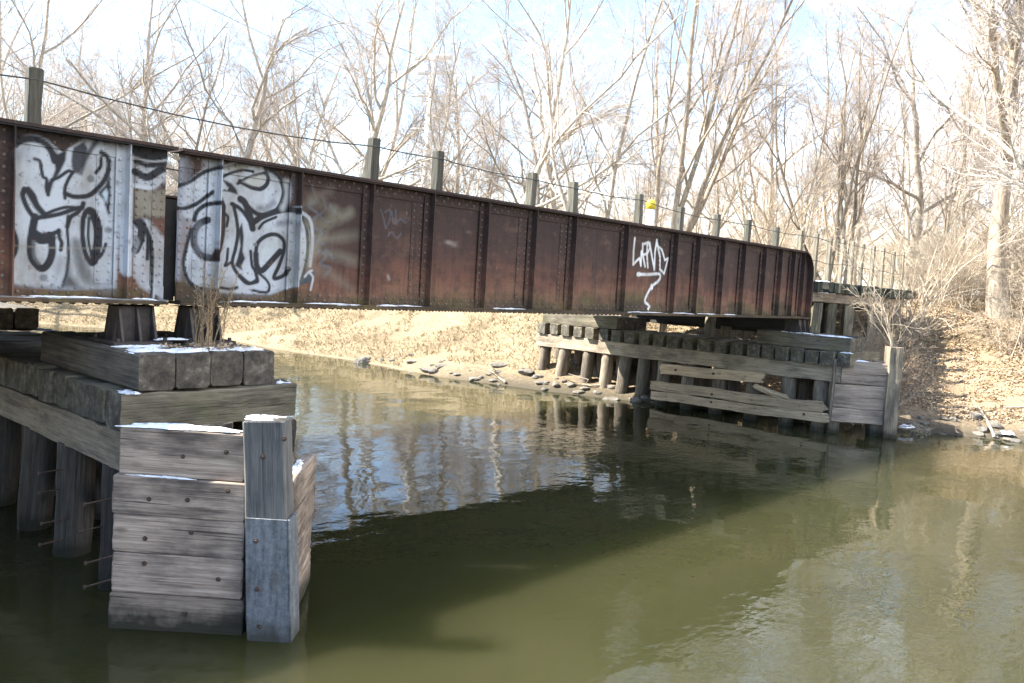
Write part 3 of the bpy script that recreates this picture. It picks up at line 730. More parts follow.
sp1 = thing('girder_span', (3.6, 10.4, ZB), 'near end bridge girder with silver and black graffiti letters, running out at left', 'bridge span', 'plate girder bridge spans')
girder(sp1, -9.0, 3.525, [(2.1, 3.525)], [-8, -7, -6, -5, -4, -3, -2, -1, 0, 1, 2.24, 3.16], [(-3.5, .3), (2.98, .15), (3.30, .12), (3.455, .11)])
b = MB(); b.box((3.526, YW-.125, ZT-.028), (3.58, YW+.135, ZT)); b.build('flange_tip', M['rust'], sp1)
far_girder(sp1, -9.0, 3.5, [-8+i for i in range(11)]); deck(sp1, -9.0, 3.5)
b = MB(); b.box((3.40, 7.9, H-.36), (3.41, 13.1, H+.75)); b.build('end_beam', M['tar'], sp1)  # black plate added behind the joint to keep the gap dark
shoe(sp1, 3.04, 3.46, False)
b = MB()
b.box((2.36, 8.9, H-1.02), (2.372, 12.9, ZB-.01)); b.box((2.3, 8.9, H-1.05), (2.43, 12.9, H-1.02)); b.box((2.3, 8.88, H-1.05), (2.43, 8.9, ZB-.01))
b.build('cross_frame', M['darksteel'], sp1)

sp2 = thing('girder_span', (10.8, 10.4, ZB), 'long rusted brown bridge girder over the river with a white tag and rounded far end', 'bridge span', 'plate girder bridge spans')
stiffs = [4.03, 4.93, 5.87, 6.79, 7.74, 8.69, 9.57, 10.89, 12.36, 13.10, 14.00, 14.82, 15.70, 16.43, 17.05, 17.55]
girder(sp2, 3.645, 18.02, [(3.645, 6.4), (10.6, 12.3)], stiffs, [(3.71, .11), (3.86, .12), (6.60, .17), (8.5, .17), (9.39, .16), (12.02, .17)], arc=(17.50, .52))
far_girder(sp2, 3.7, 18.02, stiffs); deck(sp2, 3.7, 18.0)
b = MB(); b.box((3.535, YW+.06, ZB+.03), (3.66, YW+.075, H+.60)); b.box((3.645, YW+.0751, ZB+.03), (3.66, 13.1, H+.60)); b.build('end_beam', M['tar'], sp2)  # black plate added in the joint so the slot between spans looks shaded
shoe(sp2, 3.70, 4.10, True); shoe(sp2, 17.45, 18.05, True)

# ------------------------------------------------------------------ railing along the near edge of the deck
rail = thing('cable_railing', (10, 7.96, H+.3), 'square wooden railing posts strung with steel cable along the bridge deck', 'railing')
post_x = [-6.0, -3.4, -.9, 2.45, 6.08, 7.11, 8.89, 9.87, 11.63, 12.90, 14.23, 15.49, 16.75, 18.01, 18.83, 19.65, 20.45, 21.10, 21.79, 22.51, 23.3, 24.1, 24.9]
tops = []
for i, x in enumerate(post_x):
    zt = H+1.585+random.uniform(-.035, .035)-(.05 if x > 12 else 0)
    ln = random.uniform(-.025, .025)
    timber('post', (x, 7.96, H+.05 if x < 18 else H+.1), (x+ln, 7.96+random.uniform(-.015,.015), zt), *((.115, .115, M['post']) if x < 17 else (.10, .10, M['palepost'])), rail, rough=.004, twist=math.pi/2*1.001)  # trestle posts take the paler, sunlit colour
    tops.append((x+ln, 7.895, zt))
for dz in (-.10, -.62):
    b = MB()
    for (xa, ya, za), (xb, yb, zb) in zip(tops[:-1], tops[1:]):
        n = 6; sag = .012*(xb-xa)**1.5
        b.tube([(xa+(xb-xa)*i/n, ya, za+dz+(zb-za)*i/n-4*sag*(i/n)*(1-i/n)) for i in range(n+1)], .0075, 5)
    b.build('cable', M['wire'], rail)

# ------------------------------------------------------------------ timber piers
def bolt_at(root, p, nrm, r=.0105):
    mb = MB(); nv = Vector(nrm); mb.tube([Vector(p)-nv*.01, Vector(p)+nv*.004], r*1.7, 10); mb.tube([Vector(p)+nv*.0039, Vector(p)+nv*.016], [r, r*.8], 6); mb.build('bolt', M['bolt'], root)

def lerp(a, b, t): return tuple(a[i]+(b[i]-a[i])*t for i in range(3))

np_ = thing('timber_pier', (3.57, 8, 0), 'near timber pier with plank clad wedge nose and snow topped timbers under the girder joint', 'pier', 'timber piers of the bridge')
# crown timbers (along the pier)
for i in range(4):
    x = 3.05+.329*i
    for ya, yb in ((6.74+random.uniform(-.02, .03)+(.02*i), 9.0), (13.1, 14.6)): timber('crown_timber', (x+random.uniform(-.004,.004), ya, H-.905), (x, yb, H-.905), .312, .312+random.uniform(-.012, .006), M['creosote'], np_, rough=.0025, bev=.024)
# crib timbers (across the pier)
y = 6.88
timber('crib_timber', (2.765, y, H-1.218), (4.385, y, H-1.218), .30, .31, M['crib'], np_, rough=.008)
for i in range(1, 23):
    y += .318+(.03 if i > 9 else 0)
    timber('crib_timber', (2.77+random.uniform(-.03,.02), y, H-1.22), (4.38, y, H-1.22), .30, .30, M['crib'], np_, rough=.008)
for x in (2.945, 3.57, 4.21): timber('cap_timber', (x, 6.68, H-1.542), (x, 14.7, H-1.542), .33, .325, M['cap'], np_, rough=.007)
for i, yy in enumerate((7.02, 8.06, 9.0, 10.1, 11.2, 12.3, 13.4, 14.3)):
    for x in (2.93, 3.57, 4.21):
        lean = -.07 if x < 3 else (.07 if x > 4 else 0)
        if yy < 7.5 and x > 3: continue
        timber('pile', (x+lean*1.3, yy+random.uniform(-.05,.05), -1.2), (x, yy, H-1.70), .30, .30, M['tarpile'], np_, rough=.007, round_=True, taper=1.06)
for yy in (7.5, 8.5): timber('brace', (2.99, yy-.35, H-1.72), (3.3, yy+.5, H-2.3), .09, .16, M['plank'], np_)
# wedge nose: left and right plank faces meet at a post
Lp = Vector((2.50, 6.15, 0)); Tp = Vector((3.16, 5.43, 0)); u_ = (Tp-Lp).normalized(); nl = Vector((u_.y, -u_.x, 0))
def on_nose(s, z, out=0.): p = Lp+u_*s+nl*out; return (p.x, p.y, z)
rows = [(-1.215,-1.567,.0,.93,-.035,0), (-1.570,-1.858,-.03,.955,0,1), (-1.860,-2.145,-.022,.955,-.004,1), (-2.147,-2.447,-.018,.96,.003,1), (-2.449,-2.76,-.035,.97,-.002,1)]
for zt, zb, s0, s1, out, wavy in rows:
    a = on_nose(s0, H+(zt+zb)/2, -.06+out); b2 = on_nose(s1, H+(zt+zb)/2-.012, -.06+out)
    timber('plank', a, b2, .11, zt-zb-.001, M['plank'], np_, rough=.002, ragged=(.016, 0), bev=.006)
    for s in (.22, .52, .80):
        if random.random() < .8: bolt_at(np_, on_nose(s+random.uniform(-.05,.05), H+(zt+zb)/2+random.uniform(-.08,.08), out-.004), nl)
np_post = timber('nose_post', on_nose(1.215, -1.0, -.06), on_nose(1.085, H-1.10, -.06), .30, .20, M['nosepost'], np_, rough=.003)
# zinc sheath on the lower half of the post
b = MB()
pa = lambda s, z, o: on_nose(s, z, o)
def quad_slab(s0a, s1a, za, s0b, s1b, zb, o0, o1):
    vs = [on_nose(s0a, za, o0), on_nose(s1a, za, o0), on_nose(s1b, zb, o0), on_nose(s0b, zb, o0), on_nose(s0a, za, o1), on_nose(s1a, za, o1), on_nose(s1b, zb, o1), on_nose(s0b, zb, o1)]
    b.add(vs, [(3,2,1,0),(4,5,6,7),(0,1,5,4),(1,2,6,5),(2,3,7,6),(3,0,4,7)])
quad_slab(1.04, 1.355, -.15, .985, 1.295, H-1.815, .050, .067)
quad_slab(1.347, 1.365, -.15, 1.287, 1.305, H-1.815, -.17, .067)
b.build('sheathing', M['sheath'], np_)
for s, z in ((1.02,-1.36),(1.00,-1.98),(1.02,-2.34),(1.05,-2.62),(1.17,-1.22)): bolt_at(np_, on_nose(s+.07, H+z, .068 if z < -1.8 else .046), nl)
Rp = Vector((4.19, 6.08, 0)); T2 = Vector((3.47, 5.30, 0)); ur = (Rp-T2).normalized(); nr = Vector((ur.y, -ur.x, 0))
for zt, zb in ((-1.58,-1.85), (-1.86,-2.13), (-2.14,-2.44), (-2.45,-2.76)):
    a = T2+ur*.02-nr*.06; c = Rp-nr*.06
    timber('plank', (a.x, a.y, H+(zt+zb)/2), (c.x, c.y, H+(zt+zb)/2+.02), .11, zt-zb-.008, M['plank'], np_, ragged=(0, .06))
for s in (.25, .75): timber('brace_post', on_nose(s, -1.0, -.22), on_nose(s, H-1.25, -.22), .2, .2, M['pile'], np_)
for s in (.45,): 
    p = T2+ur*s-nr*.25; timber('brace_post', (p.x, p.y, -1), (p.x, p.y, H-1.5), .2, .2, M['pile'], np_)
for (x, y, z) in ((2.66,6.85,-2.42),(2.66,6.86,-2.62),(2.66,7.0,-2.2),(2.68,7.92,-2.36),(2.68,7.95,-2.56),(2.66,6.9,-1.95),(2.68,8.0,-2.1),(2.68,8.0,-1.92)):
    b = MB(); b.tube([(x+.2, y, H+z), (x-.10, y-.03, H+z-.012)], .008, 6); b.tube([(x-.095, y-.0295, H+z-.012), (x-.11, y-.031, H+z-.0125)], .017, 7)
    b.build('spike', M['bolt'], np_)

fp = thing('timber_pier', (18.1, 10, 0), 'far timber pier on round piles with broken side planks against the leafy bank', 'pier', 'timber piers of the bridge')
for i in range(4):
    x = 17.52+.33*i
    for ya, yb in ((6.42+.05*i, 8.5), (12.3, 14.8)): timber('crown_timber', (x, ya, H-.86), (x, yb, H-.86), .32, .30, M['crib'] if i == 0 else M['creosote'], fp)
y = 6.5
for i in range(22):
    timber('crib_timber', (17.25+random.uniform(-.04,.03), y, H-1.165), (18.95, y, H-1.165), .28, .29+random.uniform(-.02,.01), M['crib'], fp)
    y += .335 if i < 6 else .415
    if y > 14.8: break
for x in (17.47, 18.1, 18.75): timber('cap_timber', (x, 6.55, H-1.49), (x, 14.95, H-1.49), .32, .34, M['cap'], fp)
for x in (17.5, 18.15, 18.75):
    for yy in (7.0, 7.72, 8.55, 9.4, 10.2, 10.9, 11.5, 12.05, 12.62, 13.25, 14.05, 14.75):
        if x > 17.6 and random.random() < .5: continue
        lean = (-.10 if x < 17.6 else .08)
        back = .10 if yy > 12 else 0
        timber('pile', (x+lean*1.3, yy+random.uniform(-.06,.06)+back, -1.0), (x, yy, H-1.665), .31, .31, M['pile'], fp, round_=True, taper=1.05)
for k in range(3): timber('back_plank', (19.02, 8.6, H-.62+.25*k), (19.02, 13.0, H-.62+.25*k), .09, .245, M['tie'], fp)
# split planks on the river side
XB = 17.20
timber('side_plank', (XB, 10.86, H-1.842), (XB, 8.12, H-1.735), .06, .235, M['raw'], fp, ragged=(.10, .22), rough=.008)
timber('side_plank', (XB, 11.08, H-2.27), (XB, 6.66, H-2.20), .06, .225, M['raw'], fp, ragged=(.03, .45), rough=.010)
timber('side_plank', (XB, 11.05, H-2.51), (XB, 6.64, H-2.42), .06, .20, M['raw'], fp, ragged=(.03, .15), rough=.010)
timber('side_plank', (XB-.01, 8.45, H-1.93), (XB-.02, 7.45, H-2.13), .05, .10, M['raw'], fp, ragged=(.2, .4), rough=.01)
for yy, zz in ((10.6,-2.27),(10.6,-2.48),(9.4,-2.27),(9.4,-2.45),(8.4,-2.26),(8.3,-2.43),(7.3,-2.24),(7.2,-2.4),(10.4,-1.82),(9.4,-1.79),(8.6,-1.75)): bolt_at(fp, (XB-.032, yy, H+zz), (-1,0,0), .018)
Lf = Vector((17.27, 6.66, 0)); Tf = Vector((17.90, 5.82, 0)); uf = (Tf-Lf).normalized(); nf = Vector((uf.y, -uf.x, 0)); Lnf = (Tf-Lf).length
def on_far(s, z, out=0.): p = Lf+uf*s+nf*out; return (p.x, p.y, z)
zz = -1.19
for hgt in (.25, .23, .26, .24, .30):
    timber('plank', on_far(0, H+zz-hgt/2, -.05), on_far(Lnf, H+zz-hgt/2-.01, -.05), .10, hgt-.006, M['farplank'], fp, ragged=(.01, 0)); zz -= hgt
timber('corner_strip', on_far(-.02, H-2.5, .0), on_far(-.02, H-1.16, .0), .06, .1, M['pile'], fp)
timber('nose_post', on_far(Lnf+.14, -.9, -.08), on_far(Lnf+.12, H-.835, -.08), .28, .28, M['cap'], fp)
for s in (.08, Lnf-.12): timber('brace_post', on_far(s, -.9, -.2), on_far(s, H-1.3, -.2), .22, .22, M['pile'], fp)
Rf = Vector((18.95, 6.6, 0)); T3 = Vector((18.22, 5.72, 0)); ug = (Rf-T3).normalized(); ng = Vector((ug.y, -ug.x, 0))
for k in range(5):
    a = T3-ng*.06; c = Rf-ng*.06; z = H-1.32-.255*k
    timber('plank', (a.x, a.y, z), (c.x, c.y, z), .1, .248, M['farplank'], fp)
# nose deck timbers under the snow
timber('nose_cover', on_far(.05, H-1.215, -.33), on_far(Lnf, H-1.215, -.33), .5, .05, M['farplank'], fp)

# ------------------------------------------------------------------ timber trestle approach
tr = thing('timber_trestle', (22, 10, H-1), 'dark timber trestle approach with projecting tie ends beyond the far pier', 'trestle')
for i, x in enumerate(np.arange(18.42, 25.2, .41)):
    timber('tie', (x, 7.55+random.uniform(-.08,.05), H+.34), (x, 13.3, H+.34), .25, .24, M['tie'], tr)
for y in (8.3, 9.5, 11.2, 12.5): timber('stringer', (18.2, y, H+.03), (25.3, y, H+.03), .3, .36, M['tie'], tr)
timber('ledger', (18.25, 7.72, H+.10), (24.5, 7.72, H+.10), .10, .22, M['cap'], tr)
for x in (18.65, 19.5, 20.6, 22.2, 24):
    for y in (7.75, 10.4, 13.0):
        gz = float(ground_z(x, y)); timber('bent_post', (x, y, min(gz-.4, H-.6)), (x, y, H-.02), .22, .22, M['crib'], tr)
for y in (8.6, 10.4, 12.2): timber('bulkhead_plank', (19.6, y-.9, H-.3), (19.6, y+.85, H-.3), .1, 1.1, M['tie'], tr)

# ------------------------------------------------------------------ snow
sv, sf = [], []
def snow(cx, cy, z, lx, ly, ang=0, h=.035, seed=0):
    rg = np.random.default_rng(seed); n = 22; ph = rg.uniform(0, 6, 6); h *= 1.0
    o = len(sv); ca, sa = math.cos(ang), math.sin(ang)
    for i in range(n+1):
        for j in range(n+1):
            a, b_ = i/n*2-1, j/n*2-1
            r = 1+.18*math.sin(3*math.atan2(b_, a)+ph[0])+.12*math.sin(7*math.atan2(b_, a)+ph[1])
            px, py = a*lx/2*min(r, 1.15), b_*ly/2*min(r, 1.15)
            e = max(abs(a), abs(b_)); zz = h*(1-e**4)*(.62+.3*math.sin(a*4+ph[2])*math.sin(b_*5+ph[3])+.09*rg.standard_normal())-.008; px += rg.normal(0, .006); py += rg.normal(0, .004)
            sv.append((cx+px*ca-py*sa, cy+px*sa+py*ca, z+zz))
    for i in range(n):
        for j in range(n): sf.append((o+i*(n+1)+j, o+(i+1)*(n+1)+j, o+(i+1)*(n+1)+j+1, o+i*(n+1)+j+1))
zc = H-.748
snow(3.12, 7.02, zc, .40, .30, 0, .03, 1); snow(3.5, 6.97, zc, .55, .26, .1, .035, 2); snow(3.95, 6.98, zc, .40, .22, 0, .03, 3); snow(3.2, 7.35, zc, .5, .2, 0, .025, 4)
snow(2.86, 6.83, H-1.063, .12, .22, 0, .02, 5); snow(4.28, 6.86, H-1.063, .14, .22, 0, .03, 6); snow(3.55, 7.55, H-.70, .3, .1, 0, .02, 7)
aN = math.atan2(u_.y, u_.x)
pp = on_nose(.42, H-1.208, -.11); snow(pp[0], pp[1], pp[2], .80, .14, aN, .03, 8)
pp = on_nose(.30, H-1.568, -.045); snow(pp[0], pp[1], pp[2], .55, .06, aN, .014, 9)
pp = on_nose(1.04, H-1.098, -.10); snow(pp[0], pp[1], pp[2], .24, .22, aN, .025, 10)
pp = T2+ur*.5-nr*.07; snow(pp.x, pp.y, H-1.577, .5, .08, math.atan2(ur.y, ur.x), .03, 11)
pp = on_far(.35, H-1.183, -.22); snow(pp[0], pp[1], pp[2], .65, .34, math.atan2(uf.y, uf.x), .04, 12)
snow(17.5, 6.9, H-.706, .28, .8, 0, .03, 13); snow(17.6, 7.75, H-.70, .3, .7, 0, .03, 14); snow(17.33, 6.48, H-1.02, .12, .24, 0, .03, 15)
snow(19.0, 7.70, H+.212, .9, .08, 0, .03, 16); snow(18.5, 7.62, H+.462, .22, .3, 0, .03, 17)
for k, (xa, xb) in enumerate(((2.28, 3.10), (3.2, 3.44), (4.08, 4.85), (5.0, 5.75), (5.95, 6.7), (7.9, 8.6), (10.95, 12.1), (12.3, 13.0), (13.2, 13.9), (14.1, 14.7))):
    snow((xa+xb)/2, YW-.075, ZB+.0425, xb-xa, .075, 0, .022, 20+k)
snow(19.55, 5.3, float(ground_z(19.55, 5.3))+.03, .7, .35, .4, .05, 40); snow(20.6, 4.1, float(ground_z(20.6, 4.1))+.02, .5, .25, .4, .05, 41); snow(19.2, 5.75, .12, .35, .25, 0, .06, 42)
me = bpy.data.meshes.new('snow'); me.from_pydata(sv, [], sf); me.update(); smooth(me)
tag(link('snow', me, M['snow']), 'thin white patches of old snow lying on the timbers and flange', 'snow', kind='stuff')

# ------------------------------------------------------------------ branching plants
def grow(rg, start, dirs, lens, rad, S, wander, up, tip=.35):
    Nn = len(start); P = np.zeros((Nn, S, 3)); P[:,0] = start; d = dirs.copy(); step = (lens/(S-1))[:,None]
    for s in range(1, S):
        P[:,s] = P[:,s-1]+d*step
        d = d+rg.standard_normal((Nn, 3))*wander; d[:,2] += up; d /= np.linalg.norm(d, axis=1, keepdims=True)
    R = rad[:,None]*(1-(1-tip)*np.linspace(0, 1, S)[None]**1.1)
    return P, R
def children(rg, P, R, lens, nc, t0, t1, a0, a1, lr, rr, S, wander, up, rmin, tip=.35):
    Nn, SS, _ = P.shape
    idx = np.repeat(np.arange(Nn), nc); M_ = len(idx)
    t = t0+(t1-t0)*((np.tile(np.arange(nc), Nn)+rg.random(M_))/nc)
    f = t*(SS-1); i0 = np.minimum(f.astype(int), SS-2); w = (f-i0)[:,None]
    pos = P[idx,i0]*(1-w)+P[idx,i0+1]*w; tan = P[idx,i0+1]-P[idx,i0]; tan /= np.linalg.norm(tan, axis=1, keepdims=True)
    rp = R[idx,i0]*(1-w[:,0])+R[idx,i0+1]*w[:,0]
    rnd = rg.standard_normal((M_, 3)); perp = rnd-tan*(rnd*tan).sum(1, keepdims=True); perp /= np.linalg.norm(perp, axis=1, keepdims=True)
    ang = rg.uniform(a0, a1, M_)[:,None]; d = tan*np.cos(ang)+perp*np.sin(ang)
    L = lens[idx]*lr*(1.12-.62*t)*rg.uniform(.65, 1.25, M_)
    rad = np.maximum(np.minimum(rp*rr*rg.uniform(.7, 1.05, M_), rp*.9), rmin)
    P2, R2 = grow(rg, pos, d, L, rad, S, wander, up, tip); return P2, R2, L
def tubes(P, R, k):
    Nn, S, _ = P.shape
    T = np.gradient(P, axis=1); T /= np.maximum(np.linalg.norm(T, axis=2, keepdims=True), 1e-9)
    ref = np.where(np.abs(T[...,2:3]) > .9, np.array([1.,0,0]), np.array([0,0,1.]))
    a = np.cross(T, ref); a /= np.maximum(np.linalg.norm(a, axis=2, keepdims=True), 1e-9); b_ = np.cross(T, a)
    an = np.linspace(0, 2*np.pi, k, endpoint=False)
    V = P[:,:,None]+R[:,:,None,None]*(a[:,:,None]*np.cos(an)[None,None,:,None]+b_[:,:,None]*np.sin(an)[None,None,:,None])
    ix = np.arange(Nn*S*k).reshape(Nn, S, k); nx_ = np.roll(ix, -1, axis=2)
    F = np.stack([ix[:,:-1], nx_[:,:-1], nx_[:,1:], ix[:,1:]], -1).reshape(-1, 4)
    return V.reshape(-1, 3), F
def join(parts):
    V, F, o = [], [], 0
    for v, f in parts: V.append(v); F.append(f+o); o += len(v)
    return np.vstack(V), np.vstack(F)

def tree_meshes(seed, stems, height, r0, spread, limbs=9, lean=(0, 0), n2=8, n3=7, n4=6, wander=.11, limb_ang=(.35, .8), t0=.28, lr=.55, twig=.003):
    rg = np.random.default_rng(seed)
    d = np.stack([rg.standard_normal(stems)*spread+lean[0], rg.standard_normal(stems)*spread+lean[1], np.ones(stems)], -1); d /= np.linalg.norm(d, axis=1, keepdims=True)
    st = np.stack([rg.standard_normal(stems)*.12*(stems > 1)*min(stems, 4)/2, rg.standard_normal(stems)*.12*(stems > 1)*min(stems, 4)/2, np.full(stems, -.4)], -1)
    L0 = height*rg.uniform(.8, 1.08, stems); P0, R0 = grow(rg, st, d, L0, r0*rg.uniform(.75, 1.1, stems), 12, wander*.7, .05, .22)
    R0[:,0] *= 1.35; R0[:,1] *= 1.1
    P1, R1, L1 = children(rg, P0, R0, L0, limbs, t0, .97, *limb_ang, lr, .62, 9, wander*1.3, .05, .012)
    P2, R2, L2 = children(rg, P1, R1, L1, n2, .18, 1.0, .3, .9, .46, .6, 7, wander*1.6, .04, .007)
    P3, R3, L3 = children(rg, P2, R2, L2, n3, .12, 1.0, .3, .95, .58, .62, 5, .2, .01, twig*1.4)
    P4, R4, L4 = children(rg, P3, R3, L3, n4, .15, 1.0, .3, .8, .55, .7, 4, .2, .02, twig, .6)
    tv = join([tubes(P0, R0, 9), tubes(P1, R1, 6), tubes(P2, R2, 4)]); cv = join([tubes(P3, R3, 3), tubes(P4, R4, 3)])
    a = fast_mesh('trunk', *tv); smooth(a); b_ = fast_mesh('crown', *cv); return a, b_
KINDS = {
    'fork':   dict(stems=1, height=11, r0=.15, spread=.05, limbs=8, limb_ang=(.45, 1.05), t0=.26, lr=.66, n3=10, n4=8),
    'fork2':  dict(stems=1, height=12, r0=.17, spread=.08, limbs=9, limb_ang=(.45, 1.1), t0=.2, lr=.6, wander=.15, n3=10, n4=8),
    'twin':   dict(stems=2, height=12, r0=.125, spread=.16, limbs=7, limb_ang=(.35, 1.0), t0=.22, n2=7, n3=9, n4=8),
    'fan':    dict(stems=7, height=12, r0=.105, spread=.20, limbs=6, lean=(.12, -.15), limb_ang=(.22, .6), t0=.3, lr=.48, n2=7, n3=9, n4=8, wander=.08),
    'slim':   dict(stems=1, height=13, r0=.085, spread=.05, limbs=11, limb_ang=(.35, .8), t0=.3, lr=.36, n2=8, n3=7, n4=7),
    'clump':  dict(stems=5, height=9.5, r0=.075, spread=.18, limbs=7, limb_ang=(.25, .7), t0=.25, lr=.42, n2=7, n3=7, n4=6),
    'big':    dict(stems=1, height=14, r0=.30, spread=.03, limbs=10, limb_ang=(.4, 1.0), t0=.3, lr=.58, wander=.10, lean=(-.10, .10), n3=10, n4=8),
    'sweep':  dict(stems=1, height=12, r0=.15, spread=.02, limbs=10, lean=(.25, -.2), limb_ang=(.45, 1.1), t0=.18, lr=.55, wander=.14, n3=10, n4=8),
}
PROTO = {k: tree_meshes(100+i, **v) for i, (k, v) in enumerate(KINDS.items())}
BARKS = {'fork': 'bark', 'fork2': 'bark', 'twin': 'bark', 'fan': 'bark2', 'slim': 'bark', 'clump': 'bark2', 'big': 'bark2', 'sweep': 'bark'}
for k, (a, b_) in PROTO.items(): a.materials.append(M[BARKS[k]]); b_.materials.append(M['twig'])
def tree(kind, x, y, label, group=None, s=1.0, rz=None, cat='tree', tilt=(0, 0)):
    t = thing('bare_tree', (x, y, float(ground_z(x, y))), label, cat, group)
    t.scale = (s, s, s); t.rotation_euler = (tilt[0], tilt[1], rz if rz is not None else random.uniform(0, 6.28))
    for nm, me in zip(('trunk', 'crown'), PROTO[kind]):
        o = bpy.data.objects.new(nm, me); C.objects.link(o); o.parent = t
    return t
def at(u, dist): dx, dy = pix_dir(u); return dx*dist, dy*dist

MAIN = [
    ('fork', 158, 40, 1.25, .3, 'bare forked tree at left rising behind the graffiti girder joint'),
    ('fork2', 230, 38, 1.25, 2.2, 'bare many limbed tree between the left forked tree and the first midspan post'),
    ('fork2', 345, 37, 1.2, 1.1, 'pale thick trunked bare tree just left of the white utility pole'),
    ('twin', 385, 36, 1.1, .4, 'bare twin stemmed tree behind the white utility pole'),
    ('fork', 505, 30, 1.0, 4.0, 'bare tree with a crooked elbowed limb behind the third railing post'),
    ('sweep', 545, 33, 1.0, 2.0, 'bare leaning tree between the elbowed tree and the fan shaped tree'),
    ('twin', 595, 30, .95, 3.3, 'bare tree with two upright stems left of the yellow capped post'),
    ('fan', 652, 30, 1.05, 0.0, 'large bare fan shaped tree of many stems sweeping right above the yellow capped post'),
    ('slim', 745, 38, 1.0, 1.0, 'slender straight bare tree right of the fan shaped tree'),
    ('clump', 835, 32, 1.1, 2.0, 'bare clump of dark slender stems above the trestle railing'),
    ('slim', 800, 42, 1.05, 3.0, 'slender bare tree behind the rounded girder end'),
    ('big', 1000, 28, 1.1, 0.0, 'thick trunked bare tree standing on the right bank slope'),
    ('fork2', 905, 36, 1.0, 5.1, 'wide bare tree rising behind the sapling at the far pier corner'),
    ('clump', 945, 31, .8, 1.4, 'short bare clump of stems left of the thick trunked tree'),
    ('fork2', 1120, 25, 1.1, 0.7, 'bare tree outside the right edge with long limbs reaching into the picture'),
    ('sweep', 1085, 28, 1.0, 2.6, 'dark limbed bare tree leaning in at the right edge'),
]
for kind, u, dist, s, rz, lab in MAIN:
    x, y = at(u, dist); tree(kind, x, y, lab, 'bare trees on the far bank', s, rz)
kinds = list(KINDS)
LABS = ['bare winter tree with pale twigs in the woods behind the bridge', 'bare winter tree in the woods behind the trestle railing', 'bare winter tree farther off behind the right bank']
n = 0
rgp = random.Random(5)
for row, (d0, d1, num) in enumerate(((36, 46, 16), (46, 62, 27), (62, 92, 46))):
    for i in range(num):
        u = -60+1180*(i+rgp.uniform(.1, .9))/num; x, y = at(u, rgp.uniform(d0, d1))
        if x < Xw(y)+3: y_ = y; x, y = x*1.25, y*1.25
        if ground_z(x, y) < .8: continue
        tree(rgp.choice(['fork', 'fork2', 'twin', 'fork2', 'slim', 'clump', 'sweep', 'fork']), x, y, LABS[0 if u < 640 else (1 if u < 870 else 2)], 'bare trees of the wood behind the bridge', rgp.uniform(.85, 1.15)*(1.15 if u < 400 else 1), rgp.uniform(0, 6.28))
# trees beyond the frame edge that the water mirrors or that throw twig shade
for u, dist in ((-90, 44), (1100, 26), (1130, 34)):
    x, y = at(u, dist); tree('fork2', x, y, 'bare tree just outside the picture edge', 'bare trees of the wood behind the bridge', 1, rgp.uniform(0, 6))

# shrubs
def shrub_meshes(seed, stems, height, r0, spread, droop=-.03, n1=7, n2=6, n3=4):
    rg = np.random.default_rng(seed)
    d = np.stack([rg.standard_normal(stems)*spread, rg.standard_normal(stems)*spread, np.ones(stems)*.9], -1); d /= np.linalg.norm(d, axis=1, keepdims=True)
    st = np.stack([rg.standard_normal(stems)*.25, rg.standard_normal(stems)*.25, np.full(stems, -.15)], -1)
    L0 = height*rg.uniform(.6, 1.15, stems); P0, R0 = grow(rg, st, d, L0, r0*rg.uniform(.6, 1.1, stems), 10, .12, droop, .3)
    P1, R1, L1 = children(rg, P0, R0, L0, n1, .15, 1, .3, .95, .5, .65, 7, .16, droop*.6, .004)
    P2, R2, L2 = children(rg, P1, R1, L1, n2, .1, 1, .3, .9, .5, .7, 5, .2, 0, .003)
    P3, R3, L3 = children(rg, P2, R2, L2, n3, .1, 1, .3, .9, .5, .75, 3, .2, 0, .0025, .7)
    v = join([tubes(P0, R0, 5), tubes(P1, R1, 4)]); a = fast_mesh('stem', *v); smooth(a)
    return a, fast_mesh('twigs', *join([tubes(P2, R2, 3), tubes(P3, R3, 3)]))
SH = [shrub_meshes(300, 12, 2.6, .022, .55, -.06), shrub_meshes(301, 16, 3.4, .025, .5, -.03), shrub_meshes(302, 9, 1.8, .016, .6, -.05, 8, 7, 5), shrub_meshes(303, 14, 4.4, .03, .38, -.02)]
SH.append(shrub_meshes(305, 20, 2.6, .014, .8, -.10, 8, 7, 4))
for a, b_ in SH[-1:]: a.materials.append(M['browntwig']); b_.materials.append(M['browntwig'])
for a, b_ in SH[:-1]: a.materials.append(M['shrubtwig']); b_.materials.append(M['shrubtwig'])
def shrub(k, x, y, label, group, s=1.0):
    t = thing('bare_shrub', (x, y, float(ground_z(x, y))), label, 'shrub', group); t.scale = (s, s, s); t.rotation_euler = (0, 0, random.uniform(0, 6.28))
    for nm, me in zip(('stem', 'twigs'), SH[k]):
        o = bpy.data.objects.new(nm, me); C.objects.link(o); o.parent = t
for k, x, y, s, lab in ((0, 19.7, 6.9, .62, 'tangled leafless shrub between the far pier nose and the trestle'), (2, 19.3, 6.6, .7, 'small twiggy shrub spilling over the far pier planks'), (0, 21.2, 7.1, .6, 'pale leafless shrub against the trestle ties'), (0, 23.6, 7.2, .65, 'taller leafless shrub at the back end of the trestle railing')):
    shrub(k, x, y, lab, 'leafless shrubs by the trestle', s)
rgs = random.Random(9)
